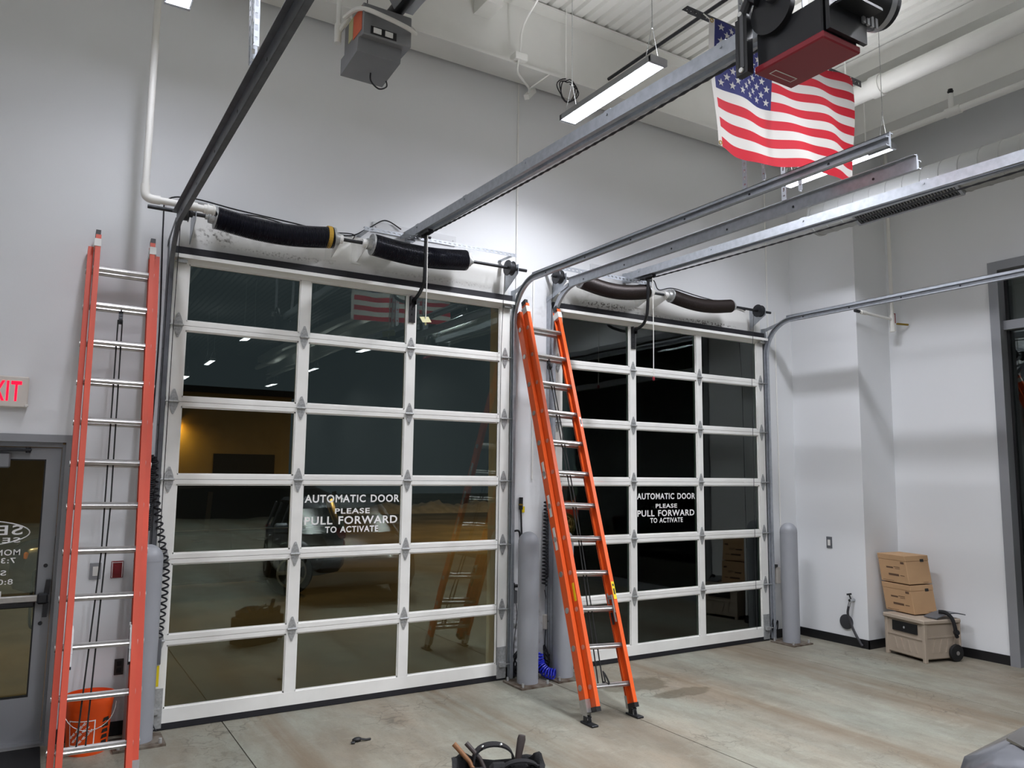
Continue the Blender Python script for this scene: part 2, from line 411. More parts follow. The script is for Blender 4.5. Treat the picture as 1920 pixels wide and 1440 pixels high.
# concrete floor: patchy grey-green and tan, tyre streaks, damp spots, white scratches
def floor_mat():
    m = bpy.data.materials.new('concrete'); m.use_nodes = True; MATS['concrete'] = m
    nt = m.node_tree; b = nt.nodes['Principled BSDF']; N = nt.nodes.new; L = nt.links.new
    tc = N('ShaderNodeTexCoord')
    def noise(sc, det, stretch=None, rough=0.55):
        n = N('ShaderNodeTexNoise'); n.inputs['Scale'].default_value = sc; n.inputs['Detail'].default_value = det; n.inputs['Roughness'].default_value = rough
        if stretch:
            mp = N('ShaderNodeMapping'); mp.inputs['Scale'].default_value = stretch; L(tc.outputs['Object'], mp.inputs['Vector']); L(mp.outputs['Vector'], n.inputs['Vector'])
        else: L(tc.outputs['Object'], n.inputs['Vector'])
        return n.outputs['Fac']
    def ramp(fac, stops):
        r = N('ShaderNodeValToRGB'); e = r.color_ramp.elements
        e[0].position, e[0].color = stops[0][0], (*lin(stops[0][1]), 1); e[1].position, e[1].color = stops[1][0], (*lin(stops[1][1]), 1)
        for p, c in stops[2:]:
            q = e.new(p); q.color = (*lin(c), 1)
        L(fac, r.inputs['Fac']); return r.outputs['Color']
    def mix(fac, a, c, mode='MIX'):
        x = N('ShaderNodeMix'); x.data_type = 'RGBA'; x.blend_type = mode
        if isinstance(fac, float): x.inputs[0].default_value = fac
        else: L(fac, x.inputs[0])
        L(a, x.inputs[6])
        if isinstance(c, tuple): x.inputs[7].default_value = (*lin(c), 1)
        else: L(c, x.inputs[7])
        return x.outputs[2]
    def mr(fac, a, bb, c=0.0, d=1.0):
        x = N('ShaderNodeMapRange'); L(fac, x.inputs[0]); x.inputs[1].default_value = a; x.inputs[2].default_value = bb; x.inputs[3].default_value = c; x.inputs[4].default_value = d
        return x.outputs[0]
    base = ramp(noise(0.9, 5, (1, 0.5, 1)), [(0.36, (146, 136, 120)), (0.60, (148, 150, 138))])
    base = mix(mr(noise(1.6, 6, (1.0, 0.28, 1)), 0.5, 0.72, 0, 0.45), base, (107, 95, 81))
    base = mix(mr(noise(3.2, 10, (1.3, 0.45, 1), 0.7), 0.42, 0.62, 0, 0.5), base, (112, 104, 90))
    base = mix(mr(noise(5.0, 10, (0.7, 1.6, 1), 0.72), 0.55, 0.66, 0, 0.5), base, (158, 156, 142))
    base = mix(mr(noise(60.0, 4, (1, 1, 1), 0.8), 0.56, 0.66, 0, 0.4), base, (84, 78, 68))
    base = mix(mr(noise(7.0, 8, (1.6, 0.5, 1)), 0.5, 0.75, 0, 0.35), base, (118, 117, 110))
    base = mix(mr(noise(26.0, 6, (1.4, 0.8, 1), 0.7), 0.60, 0.70, 0, 0.35), base, (81, 76, 68))
    base = mix(mr(noise(15.0, 8, (1.0, 2.2, 1), 0.75), 0.69, 0.73, 0, 0.55), base, (204, 200, 188))
    # tyre lanes along y
    sep = N('ShaderNodeSeparateXYZ'); L(tc.outputs['Object'], sep.inputs[0])
    for cx, w in ((1.7, 0.3), (3.2, 0.38), (5.45, 0.22), (6.9, 0.5)):
        a = N('ShaderNodeMath'); a.operation = 'SUBTRACT'; L(sep.outputs[0], a.inputs[0]); a.inputs[1].default_value = cx
        ab = N('ShaderNodeMath'); ab.operation = 'ABSOLUTE'; L(a.outputs[0], ab.inputs[0])
        k = mr(ab.outputs[0], 0.0, w, 1.0, 0.0); t = N('ShaderNodeMath'); t.operation = 'MULTIPLY'; L(k, t.inputs[0])
        L(mr(noise(3.0, 6, (3.0, 0.12, 1)), 0.30, 0.60, 0.1, 0.85), t.inputs[1]); base = mix(t.outputs[0], base, (116, 101, 82))
    vo = N('ShaderNodeTexVoronoi'); vo.feature = 'DISTANCE_TO_EDGE'; vo.inputs['Scale'].default_value = 7.0
    wv = N('ShaderNodeVectorMath'); wv.operation = 'MULTIPLY_ADD'; wn_ = N('ShaderNodeTexNoise'); wn_.inputs['Scale'].default_value = 5.0; wn_.inputs['Detail'].default_value = 6
    L(tc.outputs['Object'], wn_.inputs['Vector']); L(wn_.outputs['Color'], wv.inputs[0]); wv.inputs[1].default_value = (0.35, 0.35, 0); L(tc.outputs['Object'], wv.inputs[2]); L(wv.outputs[0], vo.inputs['Vector'])
    cr = N('ShaderNodeMath'); cr.operation = 'MULTIPLY'; L(mr(vo.outputs['Distance'], 0.0, 0.05, 1.0, 0.0), cr.inputs[0]); L(mr(noise(1.1, 4), 0.52, 0.66, 0.0, 0.55), cr.inputs[1])
    base = mix(cr.outputs[0], base, (66, 62, 56))
    # damp patches beside the ladder foot
    for cx, cy, rx, ry in ((4.95, -0.75, 0.42, 0.22), (5.15, -1.15, 0.36, 0.12)):
        mp = N('ShaderNodeMapping'); mp.vector_type = 'POINT'; mp.inputs['Location'].default_value = (-cx / rx, -cy / ry, 0); mp.inputs['Scale'].default_value = (1 / rx, 1 / ry, 0)
        L(tc.outputs['Object'], mp.inputs['Vector']); ln = N('ShaderNodeVectorMath'); ln.operation = 'LENGTH'; L(mp.outputs['Vector'], ln.inputs[0])
        ad = N('ShaderNodeMath'); ad.operation = 'ADD'; L(ln.outputs['Value'], ad.inputs[0]); L(mr(noise(6, 4), 0.2, 0.8, -0.35, 0.35), ad.inputs[1])
        base = mix(mr(ad.outputs[0], 0.8, 1.0, 0.6, 0.0), base, (84, 76, 60))
    L(base, b.inputs['Base Color'])
    b.inputs['Roughness'].default_value = 0.55; b.inputs['Specular IOR Level'].default_value = 0.35
    L(mr(noise(2.0, 4), 0.3, 0.7, 0.42, 0.66), b.inputs['Roughness'])
    bp = N('ShaderNodeBump'); bp.inputs['Strength'].default_value = 0.12; bp.inputs['Distance'].default_value = 0.01
    L(noise(40, 5), bp.inputs['Height']); L(bp.outputs['Normal'], b.inputs['Normal'])
floor_mat()
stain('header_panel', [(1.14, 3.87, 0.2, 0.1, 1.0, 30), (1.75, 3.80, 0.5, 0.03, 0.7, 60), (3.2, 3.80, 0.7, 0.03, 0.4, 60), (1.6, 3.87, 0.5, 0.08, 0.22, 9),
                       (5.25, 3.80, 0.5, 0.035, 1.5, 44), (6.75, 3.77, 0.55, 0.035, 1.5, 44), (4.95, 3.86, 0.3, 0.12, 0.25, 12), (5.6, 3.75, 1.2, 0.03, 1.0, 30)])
stain('wall_paint', [(4.2, 0.45, 0.26, 0.45, 1.1, 16), (4.3, 3.6, 0.3, 0.3, 0.25, 8), (0.85, 3.3, 0.12, 0.5, 0.4, 14)])

WY = 0.06          # face of the back wall; the door panels hang just in front of it at y = 0
XR = 8.93          # face of the right wall
# ------------------------------------------------------------------ setting
fl = MB()
xs = [-2.2, 1.386, 4.3, 7.2, XR + 0.3]
for a, b in zip(xs[:-1], xs[1:]):
    fl.box(a + 0.004, b - 0.004, -27, WY + 0.25, -0.12, 0.0)
fl.box(-2.2, XR + 0.3, -27, WY + 0.25, -0.2, -0.02)
struct(fl.build('floor', 'concrete'))
HZ = 7.2
D1 = (0.9, 3.91); D2 = (4.57, 7.60)
wb = MB()
wb.box(-2.2, -0.86, WY, WY + 0.22, 0, HZ); wb.box(-0.86, 0.19, WY, WY + 0.22, 2.17, HZ)
wb.box(0.19, D1[0], WY, WY + 0.22, 0, HZ); wb.box(*D1, WY, WY + 0.22, 3.68, HZ)
wb.box(D1[1], D2[0], WY, WY + 0.22, 0, HZ); wb.box(*D2, WY, WY + 0.22, 3.68, HZ); wb.box(D2[1], XR + 0.2, WY, WY + 0.22, 0, HZ)
struct(wb.build('wall_back', 'wall_paint'))
wr = MB()
WZ0, WZ1, WYA, WYB = 0.0, 4.34, -6.2, -2.11
wr.box(XR, XR + 0.22, WYB, WY, 0, HZ); wr.box(XR, XR + 0.22, WYA, WYB, WZ1, HZ)
struct(MB().box(XR, XR + 0.22, -27, WYA, 0, HZ).build('wall_right', 'wall_gray'))
struct(wr.build('wall_right', 'wall_paint'))
struct(MB().box(8.29, XR, -0.89, WY, 0, HZ).build('wall_pilaster', 'wall_paint'))
struct(MB().box(-2.4, -2.2, -27, WY + 0.22, 0, HZ).build('wall_left', 'wall_paint'))
struct(MB().box(-2.4, XR + 0.2, -27.2, -27, 0, HZ).build('wall_front', 'wall_charcoal'))
# corrugated roof deck
dk = MB(); pts = []; x = -2.3; p = 0.1524; zd = 6.80
while x < XR + 0.3:
    pts += [(x, zd), (x + 0.095, zd), (x + 0.108, zd + 0.04), (x + 0.139, zd + 0.04)]; x += p
poly = pts + [(pts[-1][0], zd + 0.1), (pts[0][0], zd + 0.1)]
dk.prism(poly, (0, -9.5, 0), (1, 0, 0), (0, 0, 1), (0, 9.7, 0))
struct(dk.build('ceiling', 'ceiling_paint'))
dk = MB(); dk.prism(poly, (0, -27, 0), (1, 0, 0), (0, 0, 1), (0, 17.5, 0))
struct(dk.build('ceiling', 'wall_gray'))
def wbeam(name, o, d, L, zb, zt, fw, ft=0.025, side=(1, 0, 0)):
    m = MB(); d = Vector(d); s = Vector(side); o = Vector(o)
    c = o + d * L / 2
    m.obox((c.x, c.y, zb + ft / 2), d * L, s * fw, (0, 0, ft)); m.obox((c.x, c.y, zt - ft / 2), d * L, s * fw, (0, 0, ft))
    m.obox((c.x, c.y, (zb + zt) / 2), d * L, s * 0.016, (0, 0, zt - zb - 0.02))
    return m
g = wbeam('trim_1', (-2.2, -0.14, 0), (1, 0, 0), XR + 2.2, 6.03, 6.78, 0.32, side=(0, 1, 0))
g.box(3.42, 3.60, -0.42, -0.15, 6.50, 6.77)
struct(g.build('trim_1', 'steel_white'))
struct(MB().box(7.82, 8.0, -27, -0.3, 6.57, 6.79).build('trim_2', 'steel_white'))
struct(wbeam('trim_3', (8.28, -0.31, 0), (0, -1, 0), 26.6, 6.03, 6.78, 0.26).build('trim_3', 'steel_white'))
# baseboards
bbm = 'baseboard_rubber'
struct(MB().box(0.24, 0.86, WY - 0.012, WY, 0, 0.1).box(3.99, 4.47, WY - 0.012, WY, 0, 0.1).box(7.75, 8.29, WY - 0.012, WY, 0, 0.1).build('baseboard_back', bbm))
struct(MB().box(8.278, 8.29, -0.902, WY - 0.012, 0, 0.1).box(8.278, XR - .012, -0.902, -0.89, 0, 0.1).build('baseboard_pilaster', bbm))
struct(MB().box(XR - 0.012, XR, WYB + 0.0, -0.902, 0, 0.1).build('baseboard_right', bbm))
# storefront window in the right wall
wn = MB()
wn.box(XR - 0.03, XR + 0.2, WYB - 0.10, WYB + 0.0, 0, WZ1); wn.box(XR - 0.03, XR + 0.2, WYA, WYA + 0.1, 0, WZ1)
wn.box(XR - 0.03, XR + 0.2, WYA + 0.1, WYB - 0.1, WZ1 - 0.1, WZ1)
wn.box(XR + 0.04, XR + 0.18, WYA + 0.1, WYB - 0.1, 3.58, 3.68); wn.box(XR + 0.04, XR + 0.18, WYA + 0.1, WYB - 0.1, 0, 0.12)
wn.box(XR + 0.08, XR + 0.17, -4.2, -4.1, 0.12, 3.58); wn.box(XR + 0.08, XR + 0.17, -4.2, -4.1, 3.68, WZ1 - 0.1)
w1 = struct(wn.build('window_1', 'anodized'))
MB().box(XR + 0.12, XR + 0.13, WYA + 0.1, WYB - 0.1, 0.12, 3.58).build('glass_pane', 'storefront_glass', w1)
MB().box(XR + 0.12, XR + 0.13, WYA + 0.1, WYB - 0.1, 3.68, WZ1 - 0.1).build('glass_pane', 'storefront_glass', w1)
MB().box(XR + 0.1, XR + 0.15, WYB - 0.125, WYB - 0.1, 0.12, 3.58).box(XR + 0.1, XR + 0.15, WYB - 0.125, WYB - 0.1, 3.68, 4.24).build('glazing_bead', 'black_plastic', w1)
sr = MB().box(13.0, 13.2, -8, 0.28, -0.2, 5.0).box(XR + 0.22, 13.0, -8.2, -8, -0.2, 5.0).box(XR + 0.22, 13.2, 0.06, 0.28, -0.2, 5.0)
struct(sr.build('wall_showroom', 'wall_gray'))
struct(MB().box(XR + 0.3, 13.0, -8, 0.06, -0.2, 0.0).build('floor', 'wall_gray'))
struct(MB().box(XR + 0.22, 13.2, -8.2, 0.28, 5.0, 5.2).build('ceiling', 'wall_gray'))
# header panels above the overhead doors and the steel jamb angles
struct(MB().box(0.84, 3.97, WY - 0.02, WY, 3.70, 4.06).build('trim_4', 'header_panel'))
struct(MB().box(4.50, 7.68, WY - 0.02, WY, 3.70, 4.03).build('trim_5', 'header_panel'))
for i, (x0, x1) in enumerate(((0.80, 0.88), (3.93, 4.02), (4.46, 4.55), (7.62, 7.72))):
    struct(MB().box(x0, x1, WY - 0.012, WY, 0, 3.7).build('trim_%d' % (6 + i), 'aluminum_white'))

# man door: frame, leaf, glass, closer, push bar, pull handle, lettering
fr = MB(); LY = WY + 0.07
fr.box(0.185, 0.235, WY - 0.015, WY + 0.2, 0, 2.20); fr.box(-0.9, -0.85, WY - 0.015, WY + 0.2, 0, 2.20); fr.box(-0.85, 0.185, WY - 0.015, WY + 0.2, 2.145, 2.20)
fr.box(0.165, 0.185, LY - 0.03, LY, 0, 2.13); fr.box(-0.83, 0.165, LY - 0.03, LY, 2.11, 2.145)
struct(fr.build('trim_10', 'anodized'))
lf = MB()
lf.box(0.068, 0.162, LY, LY + 0.045, 0.02, 2.105); lf.box(-0.83, -0.735, LY, LY + 0.045, 0.02, 2.105)
lf.box(-0.735, 0.068, LY, LY + 0.045, 2.02, 2.105); lf.box(-0.735, 0.068, LY, LY + 0.045, 0.02, 0.33)
d1 = struct(lf.build('door_1', 'anodized'))
MB().box(-0.735, 0.068, LY + 0.018, LY + 0.026, 0.33, 2.02).build('glass_pane', 'garage_glass', d1)
bd = MB()
for (x0, x1, z0, z1) in ((0.058, 0.068, 0.33, 2.02), (-0.735, -0.725, 0.33, 2.02), (-0.725, 0.058, 2.01, 2.02), (-0.725, 0.058, 0.33, 0.34)): bd.box(x0, x1, LY + 0.005, LY + 0.04, z0, z1)
bd.build('glazing_bead', 'black_plastic', d1)
cl = MB().rbox(-0.62, -0.155, LY - 0.055, LY, 1.955, 2.065, 0.01).build('door_closer', 'heater_gray', d1)
MB().rbox(-0.5, -0.03, LY - 0.075, LY - 0.03, 2.075, 2.095, 0.004).cyl((-0.05, LY - 0.05, 2.065), (-0.05, LY - 0.05, 2.105), 0.016).build('closer_arm', 'steel_dark', cl)
pb = MB().rbox(-0.8, 0.085, LY - 0.07, LY - 0.03, 1.00, 1.05, 0.008).build('push_bar', 'rung_aluminum', d1)
MB().rbox(-0.8, 0.06, LY - 0.066, LY - 0.028, 0.965, 1.0, 0.006).build('push_bar_pad', 'black_plastic', pb)
lt = MB(); lt.rbox(0.075, 0.145, LY - 0.085, LY - 0.01, 0.985, 1.06, 0.012)
lt.prism([(0.115, 1.05), (0.15, 1.05), (0.155, 1.15), (0.125, 1.15)], (0, LY - 0.06, 0), (1, 0, 0), (0, 0, 1), (0, 0.045, 0))
lt.prism([(0.115, 0.99), (0.15, 0.99), (0.145, 0.89), (0.115, 0.89)], (0, LY - 0.06, 0), (1, 0, 0), (0, 0, 1), (0, 0.045, 0))
lt.build('latch_housing', 'steel_dark', pb)
MB().tube(smoothpath([(0.085, LY + 0.045, 1.2), (0.075, LY + 0.10, 1.21), (0.045, LY + 0.115, 1.18), (0.04, LY + 0.115, 1.0), (0.045, LY + 0.115, 0.82), (0.075, LY + 0.10, 0.79), (0.085, LY + 0.045, 0.80)]), 0.011).build('pull_handle', 'steel_dark', d1, smooth=True)
MB().piece().cyl((0.115, LY - 0.008, 1.25), (0.115, LY, 1.25), 0.014).piece().cyl((0.108, LY - 0.008, 0.84), (0.108, LY, 0.84), 0.014).build_each('bolt_cover', 'steel_dark', d1)
tx = MB(); ty = LY + 0.016
for body, xr, w, z0, h in (('SE', -0.045, 0.16, 1.475, 0.07), ('SER', -0.055, 0.19, 1.42, 0.036), ('MOND', -0.05, 0.20, 1.33, 0.042), ('7:30', -0.075, 0.13, 1.275, 0.038), ('S', -0.125, 0.035, 1.19, 0.036), ('8:00', -0.08, 0.13, 1.125, 0.038), ('P', -0.145, 0.035, 1.03, 0.05), ('SE', -0.09, 0.10, 0.965, 0.045)):
    text_into(tx, body, xr - w, xr, z0, z0 + h, ty, bold=0.012, face=1)
el = [(-0.40 + 0.40 * math.cos(a), ty, 1.49 + 0.095 * math.sin(a)) for a in [2 * PI * i / 40 for i in range(40)]]
tx.tube(el, 0.004, 4, closed=True)
tx.build('door_lettering', 'vinyl_white', d1)
struct(MB().box(-0.86, 0.19, WY, WY + 0.3, 0.0, 0.02).build('trim_11', 'aluminum'))

# ------------------------------------------------------------------ overhead doors
ZB, H = 0.05, 0.61
hinge_me = {}
def hinge_mesh(end):
    m = MB()
    for s in (1, -1):
        m.prism([(-0.034, 0.006 * s), (0.034, 0.006 * s), (0.030, 0.035 * s), (0.006, 0.098 * s), (-0.006, 0.098 * s), (-0.030, 0.035 * s)], (0, -0.006, 0), (1, 0, 0), (0, 0, 1), (0, 0.005, 0))
        for dx, dz in ((0, 0.075), (-0.014, 0.032), (0.014, 0.032)):
            m.cyl((dx, -0.011, dz * s), (dx, -0.005, dz * s), 0.005, 8)
    m.cyl((-0.04, -0.012, 0), (0.04, -0.012, 0), 0.009, 10)
    if end: m.cyl((0, -0.016, 0), (0.095 * end, -0.016, 0), 0.006, 8)
    return m
def overhead_door(label, cols, lab_text):
    x0, x3 = cols[0] - 0.055, cols[3] + 0.055
    t = thing('overhead_door', label, 'garage door', ((x0 + x3) / 2, 0, 0), group=None)
    sw = (0.115, 0.088, 0.088, 0.115)
    for k in range(6):
        z0, z1 = ZB + k * H, ZB + (k + 1) * H
        m = MB(); rb = 0.105 if k == 0 else 0.036; rt = 0.105 if k == 5 else 0.036
        m.box(x0, x3, 0, 0.044, z0 + 0.0015, z0 + rb); m.box(x0, x3, 0, 0.044, z1 - rt, z1 - 0.0015)
        for i in range(4): m.box(cols[i] - sw[i] / 2, cols[i] + sw[i] / 2, 0.001, 0.044, z0 + rb, z1 - rt)
        # raised glazing stops along the rails
        for i in range(3):
            a, b = cols[i] + sw[i] / 2, cols[i + 1] - sw[i + 1] / 2
            m.box(a, b, 0.012, 0.034, z0 + rb, z0 + rb + 0.012); m.box(a, b, 0.012, 0.034, z1 - rt - 0.012, z1 - rt)
            m.box(a, a + 0.010, 0.012, 0.034, z0 + rb, z1 - rt); m.box(b - 0.010, b, 0.012, 0.034, z0 + rb, z1 - rt)
        s = m.build('door_section', 'aluminum_white', t)
        for i in range(3):
            a, b = cols[i] + sw[i] / 2, cols[i + 1] - sw[i + 1] / 2
            MB().box(a + 0.004, b - 0.004, 0.020, 0.026, z0 + rb + 0.004, z1 - rt - 0.004).build('glass_pane', 'garage_glass', s)
    for k in range(1, 6):
        for i in range(4):
            end = -1 if i == 0 else (1 if i == 3 else 0)
            if end not in hinge_me:
                h = hinge_mesh(end).build('hinge', 'hinge_steel', t, local=True); hinge_me[end] = h
            else:
                h = hinge_me[end].copy(); COL.objects.link(h); h.parent = t
            h.location = (cols[i] - t.location.x, 0, ZB + k * H); WM[h.name] = WM[t.name] @ Matrix.Translation(h.location)
    for sd in (-1, 1):
        xx = cols[0] if sd < 0 else cols[3]
        MB().box(xx - 0.05, xx + 0.05, -0.008, 0, ZB - 0.03, ZB + 0.26).cyl((xx, -0.03, ZB + 0.1), (xx + sd * 0.08, -0.03, ZB + 0.1), 0.007, 8).box(xx - 0.03, xx + 0.03, -0.04, -0.008, ZB + 0.08, ZB + 0.12).build('bottom_bracket', 'hinge_steel', t)
        MB().box(xx - 0.035, xx + 0.035, -0.05, -0.0, 3.60, 3.625).cyl((xx, -0.035, 3.61), (xx + sd * 0.09, -0.035, 3.61), 0.007, 8).build('top_fixture', 'hinge_steel', t)
    # top strut and seals
    st = MB(); st.box(x0 - 0.02, x3 + 0.02, -0.07, 0, 3.655, 3.662); st.box(x0 - 0.02, x3 + 0.02, -0.075, -0.068, 3.632, 3.662)
    st.box(x0 - 0.02, x3 + 0.02, -0.007, -0.001, 3.60, 3.66)
    st.build('top_strut', 'aluminum_white', t)
    MB().box(x0, x3, 0.002, 0.042, 0.004, ZB + 0.0015).tube([(x0, 0.02, 0.018), (x3, 0.02, 0.018)], 0.017, 10).build('bottom_seal', 'rubber_black', t)
    MB().box(x0 - 0.02, x3 + 0.02, -0.012, 0.038, 3.715, 3.735).box(x0 - 0.02, x3 + 0.02, -0.016, -0.002, 3.664, 3.735).build('header_seal', 'rubber_black' , t)
    tb = MB(); p0 = lab_text
    for body, a, b, z0, z1 in (('AUTOMATIC DOOR', 0.0, 0.865, 1.688, 1.755), ('PLEASE', 0.268, 0.585, 1.591, 1.638), ('PULL FORWARD', 0.004, 0.85, 1.501, 1.570), ('TO ACTIVATE', 0.186, 0.67, 1.430, 1.484)):
        text_into(tb, body, p0 + a, p0 + b, z0, z1, 0.0185, bold=0.022)
    tb.build('door_lettering', 'vinyl_white', t, label='white capital lettering')
    return t
C1 = (0.893, 1.903, 2.902, 3.918); C2 = (4.561, 5.570, 6.576, 7.615)
OD1 = overhead_door('white framed glass overhead door between the tall left ladder and the first pair of bollards', C1, 1.972)
OD2 = overhead_door('white framed glass overhead door behind the orange leaning ladder, farther from the exit sign', C2, 5.632)

# ------------------------------------------------------------------ tracks
def cprof(w=0.03, h=0.055, th=0.004, lip=0.010, sgn=1):
    P = [(0, -h / 2), (w, -h / 2), (w, -h / 2 + lip), (w - th, -h / 2 + lip), (w - th, -h / 2 + th), (th, -h / 2 + th), (th, h / 2 - th), (w - th, h / 2 - th), (w - th, h / 2 - lip), (w, h / 2 - lip), (w, h / 2), (0, h / 2)]
    return [(a * sgn, b) for a, b in P]
def door_track(label, x, sgn, yend, m, angle_side, matname='galvanized'):
    """x: outer face; the channel opens towards sgn"""
    t = thing('door_track', label, 'door track', (x, -0.03, 0))
    zt = 3.855; R = 0.40; yc = -0.035 - R
    path = [(x, -0.035, 0.02), (x, -0.035, zt - R)]
    for i in range(1, 13):
        a = PI / 2 * i / 12; path.append((x, yc + R * math.cos(a), zt - R + R * math.sin(a)))
    path.append((x, yend, zt))
    vm = MB().sweep(cprof(sgn=sgn), path[:2], (1, 0, 0)); vm.build('vertical_track', matname, t)
    MB().sweep(cprof(sgn=sgn), path[1:], (1, 0, 0)).build('horizontal_track', matname, t, smooth=True)
    q = MB(); o = x - 0.002 * sgn
    q.box(min(o, o - sgn * 0.004), max(o, o - sgn * 0.004), yend, yc + 0.10, zt - 0.03, zt + 0.055)
    q.box(min(o, o - sgn * 0.035), max(o, o - sgn * 0.035), yend, yc + 0.10, zt + 0.051, zt + 0.055)
    q.build('track_angle', matname, t)
    f = MB(); o2 = x - 0.002 * sgn                        # flag bracket and jamb angle
    f.prism([(WY - 0.001, 3.22), (-0.02, 3.22), (-0.035, 3.55), (-0.012, 3.80), (WY - 0.001, 3.80)], (o2, 0, 0), (0, 1, 0), (0, 0, 1), (-sgn * 0.004, 0, 0))
    f.prism([(WY - 0.001, 3.74), (-0.33, 3.835), (-0.33, 3.87), (WY - 0.001, 3.785)], (o2 - sgn * 0.004, 0, 0), (0, 1, 0), (0, 0, 1), (-sgn * 0.004, 0, 0))
    f.box(min(o2, o2 - sgn * 0.004), max(o2, o2 - sgn * 0.004), -0.02, WY - 0.001, 0.02, 3.22)
    f.build('flag_bracket', matname, t)
    b = MB()
    for yy in [yc - 0.15 - 0.62 * i for i in range(9)]:
        if yy > yend + 0.05: b.piece().cyl((x - sgn * 0.008, yy, zt), (x + sgn * 0.006, yy, zt), 0.009, 8)
    for zz in [0.5, 1.1, 1.7, 2.3, 2.9]: b.piece().cyl((x - sgn * 0.008, 0.0, zz), (x + sgn * 0.004, 0.0, zz), 0.008, 8)
    b.build_each('track_bolt', 'steel_dark', t)
    e = MB().box(x - sgn * 0.012 - 0.003, x - sgn * 0.012 + 0.003, yend, yend + 0.14, zt - 0.035, zt + 0.06)
    e.build('end_plate', matname, t)
    return t
door_track('dark overhead door track rising behind the upright white pipe, above the faded ladder', 0.795, 1, -5.2, None, 1, 'galvanized_dark')
door_track('galvanized door track curving up above the orange ladder and ending below the flag', 4.015, -1, -4.08, None, -1)
door_track('galvanized door track starting behind the orange ladder and hung by the short perforated brace', 4.462, 1, -3.98, None, 1)
door_track('galvanized door track curving over toward the dark storefront window on the right', 7.715, -1, -5.0, None, -1)

# ------------------------------------------------------------------ torsion springs
def spring(m, x0, x1, y, z, sag, r, coils):
    per = 2 * coils; path = []; rr = []
    for i in range(per + 1):
        t = i / per; path.append((x0 + (x1 - x0) * t, y, z - sag * math.sin(PI * t) ** 1.0)); rr.append(r if i % 2 else r - 0.006)
    m.tube(path, rr, 24)
def spring_shaft(label, xl, xr, sp, center, drums, y, z, mname, band):
    t = thing('torsion_shaft', label, 'door spring', ((xl + xr) / 2, y, z))
    MB().cyl((xl, y, z), (xr, y, z), 0.0155, 12).build('shaft', 'steel_dark', t, smooth=True)
    for x0, x1, sag, r in sp:
        m = MB(); spring(m, x0, x1, y - 0.005, z, sag, r, int((x1 - x0) / 0.0125)); s = m.build('spring', mname, t, smooth=True, ang=75)
        w = MB()
        for xx, sg in ((x0, -1), (x1, 1)):
            w.piece().lathe([(r * 0.98, 0), (r * 0.98, 0.018), (0.055, 0.022), (0.05, 0.06), (0.026, 0.065), (0.026, 0.085)], (xx - sg * 0.004, y, z), 20, (sg, 0, 0))
        w.build_each('winding_cone', 'hinge_steel', t, smooth=True)
    if band:
        x1 = sp[0][1]; MB().lathe([(sp[0][3] + 0.002, -0.035), (sp[0][3] + 0.003, 0)], (x1 - 0.02, y - 0.005, z - 0.002), 24, (1, 0, 0)).build('spring_marking', 'spring_yellow', t, label='yellow painted band on the spring')
    cm = MB()
    for c in center:
        cm.piece().prism([(WY, z - 0.13), (WY, z + 0.1), (y - 0.03, z + 0.03), (y - 0.03, z - 0.04)], (c, 0, 0), (0, 1, 0), (0, 0, 1), (0.006, 0, 0))
        cm.box(c - 0.05, c + 0.05, WY - 0.03, WY - 0.021, z - 0.14, z + 0.11); cm.cyl((c - 0.03, y, z), (c + 0.03, y, z), 0.038, 16)
    cm.build_each('center_bracket', 'header_panel', t)
    for d in drums:
        MB().lathe([(0.075, -0.035), (0.078, -0.028), (0.062, -0.022), (0.062, 0.02), (0.072, 0.026), (0.03, 0.03), (0.03, 0.055)], (d, y, z), 24, (1, 0, 0)).build('cable_drum', 'steel_dark', t, smooth=True)
        e = 0.075
        MB().prism([(WY, z - 0.2), (WY, z + 0.06), (y - 0.03, z + 0.045), (y - 0.03, z - 0.045)], (d + e, 0, 0), (0, 1, 0), (0, 0, 1), (0.005, 0, 0)).build('bearing_plate', 'galvanized', t)
        MB().tube([(d - 0.02, y + 0.066, z), (d - 0.02, y + 0.12, 3.2), (d - 0.02, -0.045, 1.0), (d - 0.02, -0.045, 0.16)], 0.003, 5).build('lift_cable', 'steel_dark', t)
    return t
SY, SZ = -0.18, 3.955
S1 = spring_shaft('steel shaft with two thick black springs over the door nearest the exit sign', 0.60, 4.05, [(1.10, 2.06, 0.045, 0.093), (2.43, 3.36, 0.035, 0.098)], (2.12, 2.36), (0.87, 3.86), SY, SZ + 0.01, 'spring_black', True)
S2 = spring_shaft('steel shaft with two sagging brown-black springs over the door behind the orange ladder', 4.36, 7.62, [(4.72, 5.62, 0.055, 0.082), (5.98, 6.92, 0.05, 0.078)], (5.68, 5.90), (4.44, 7.42), SY, SZ + 0.005, 'spring_brown', False)
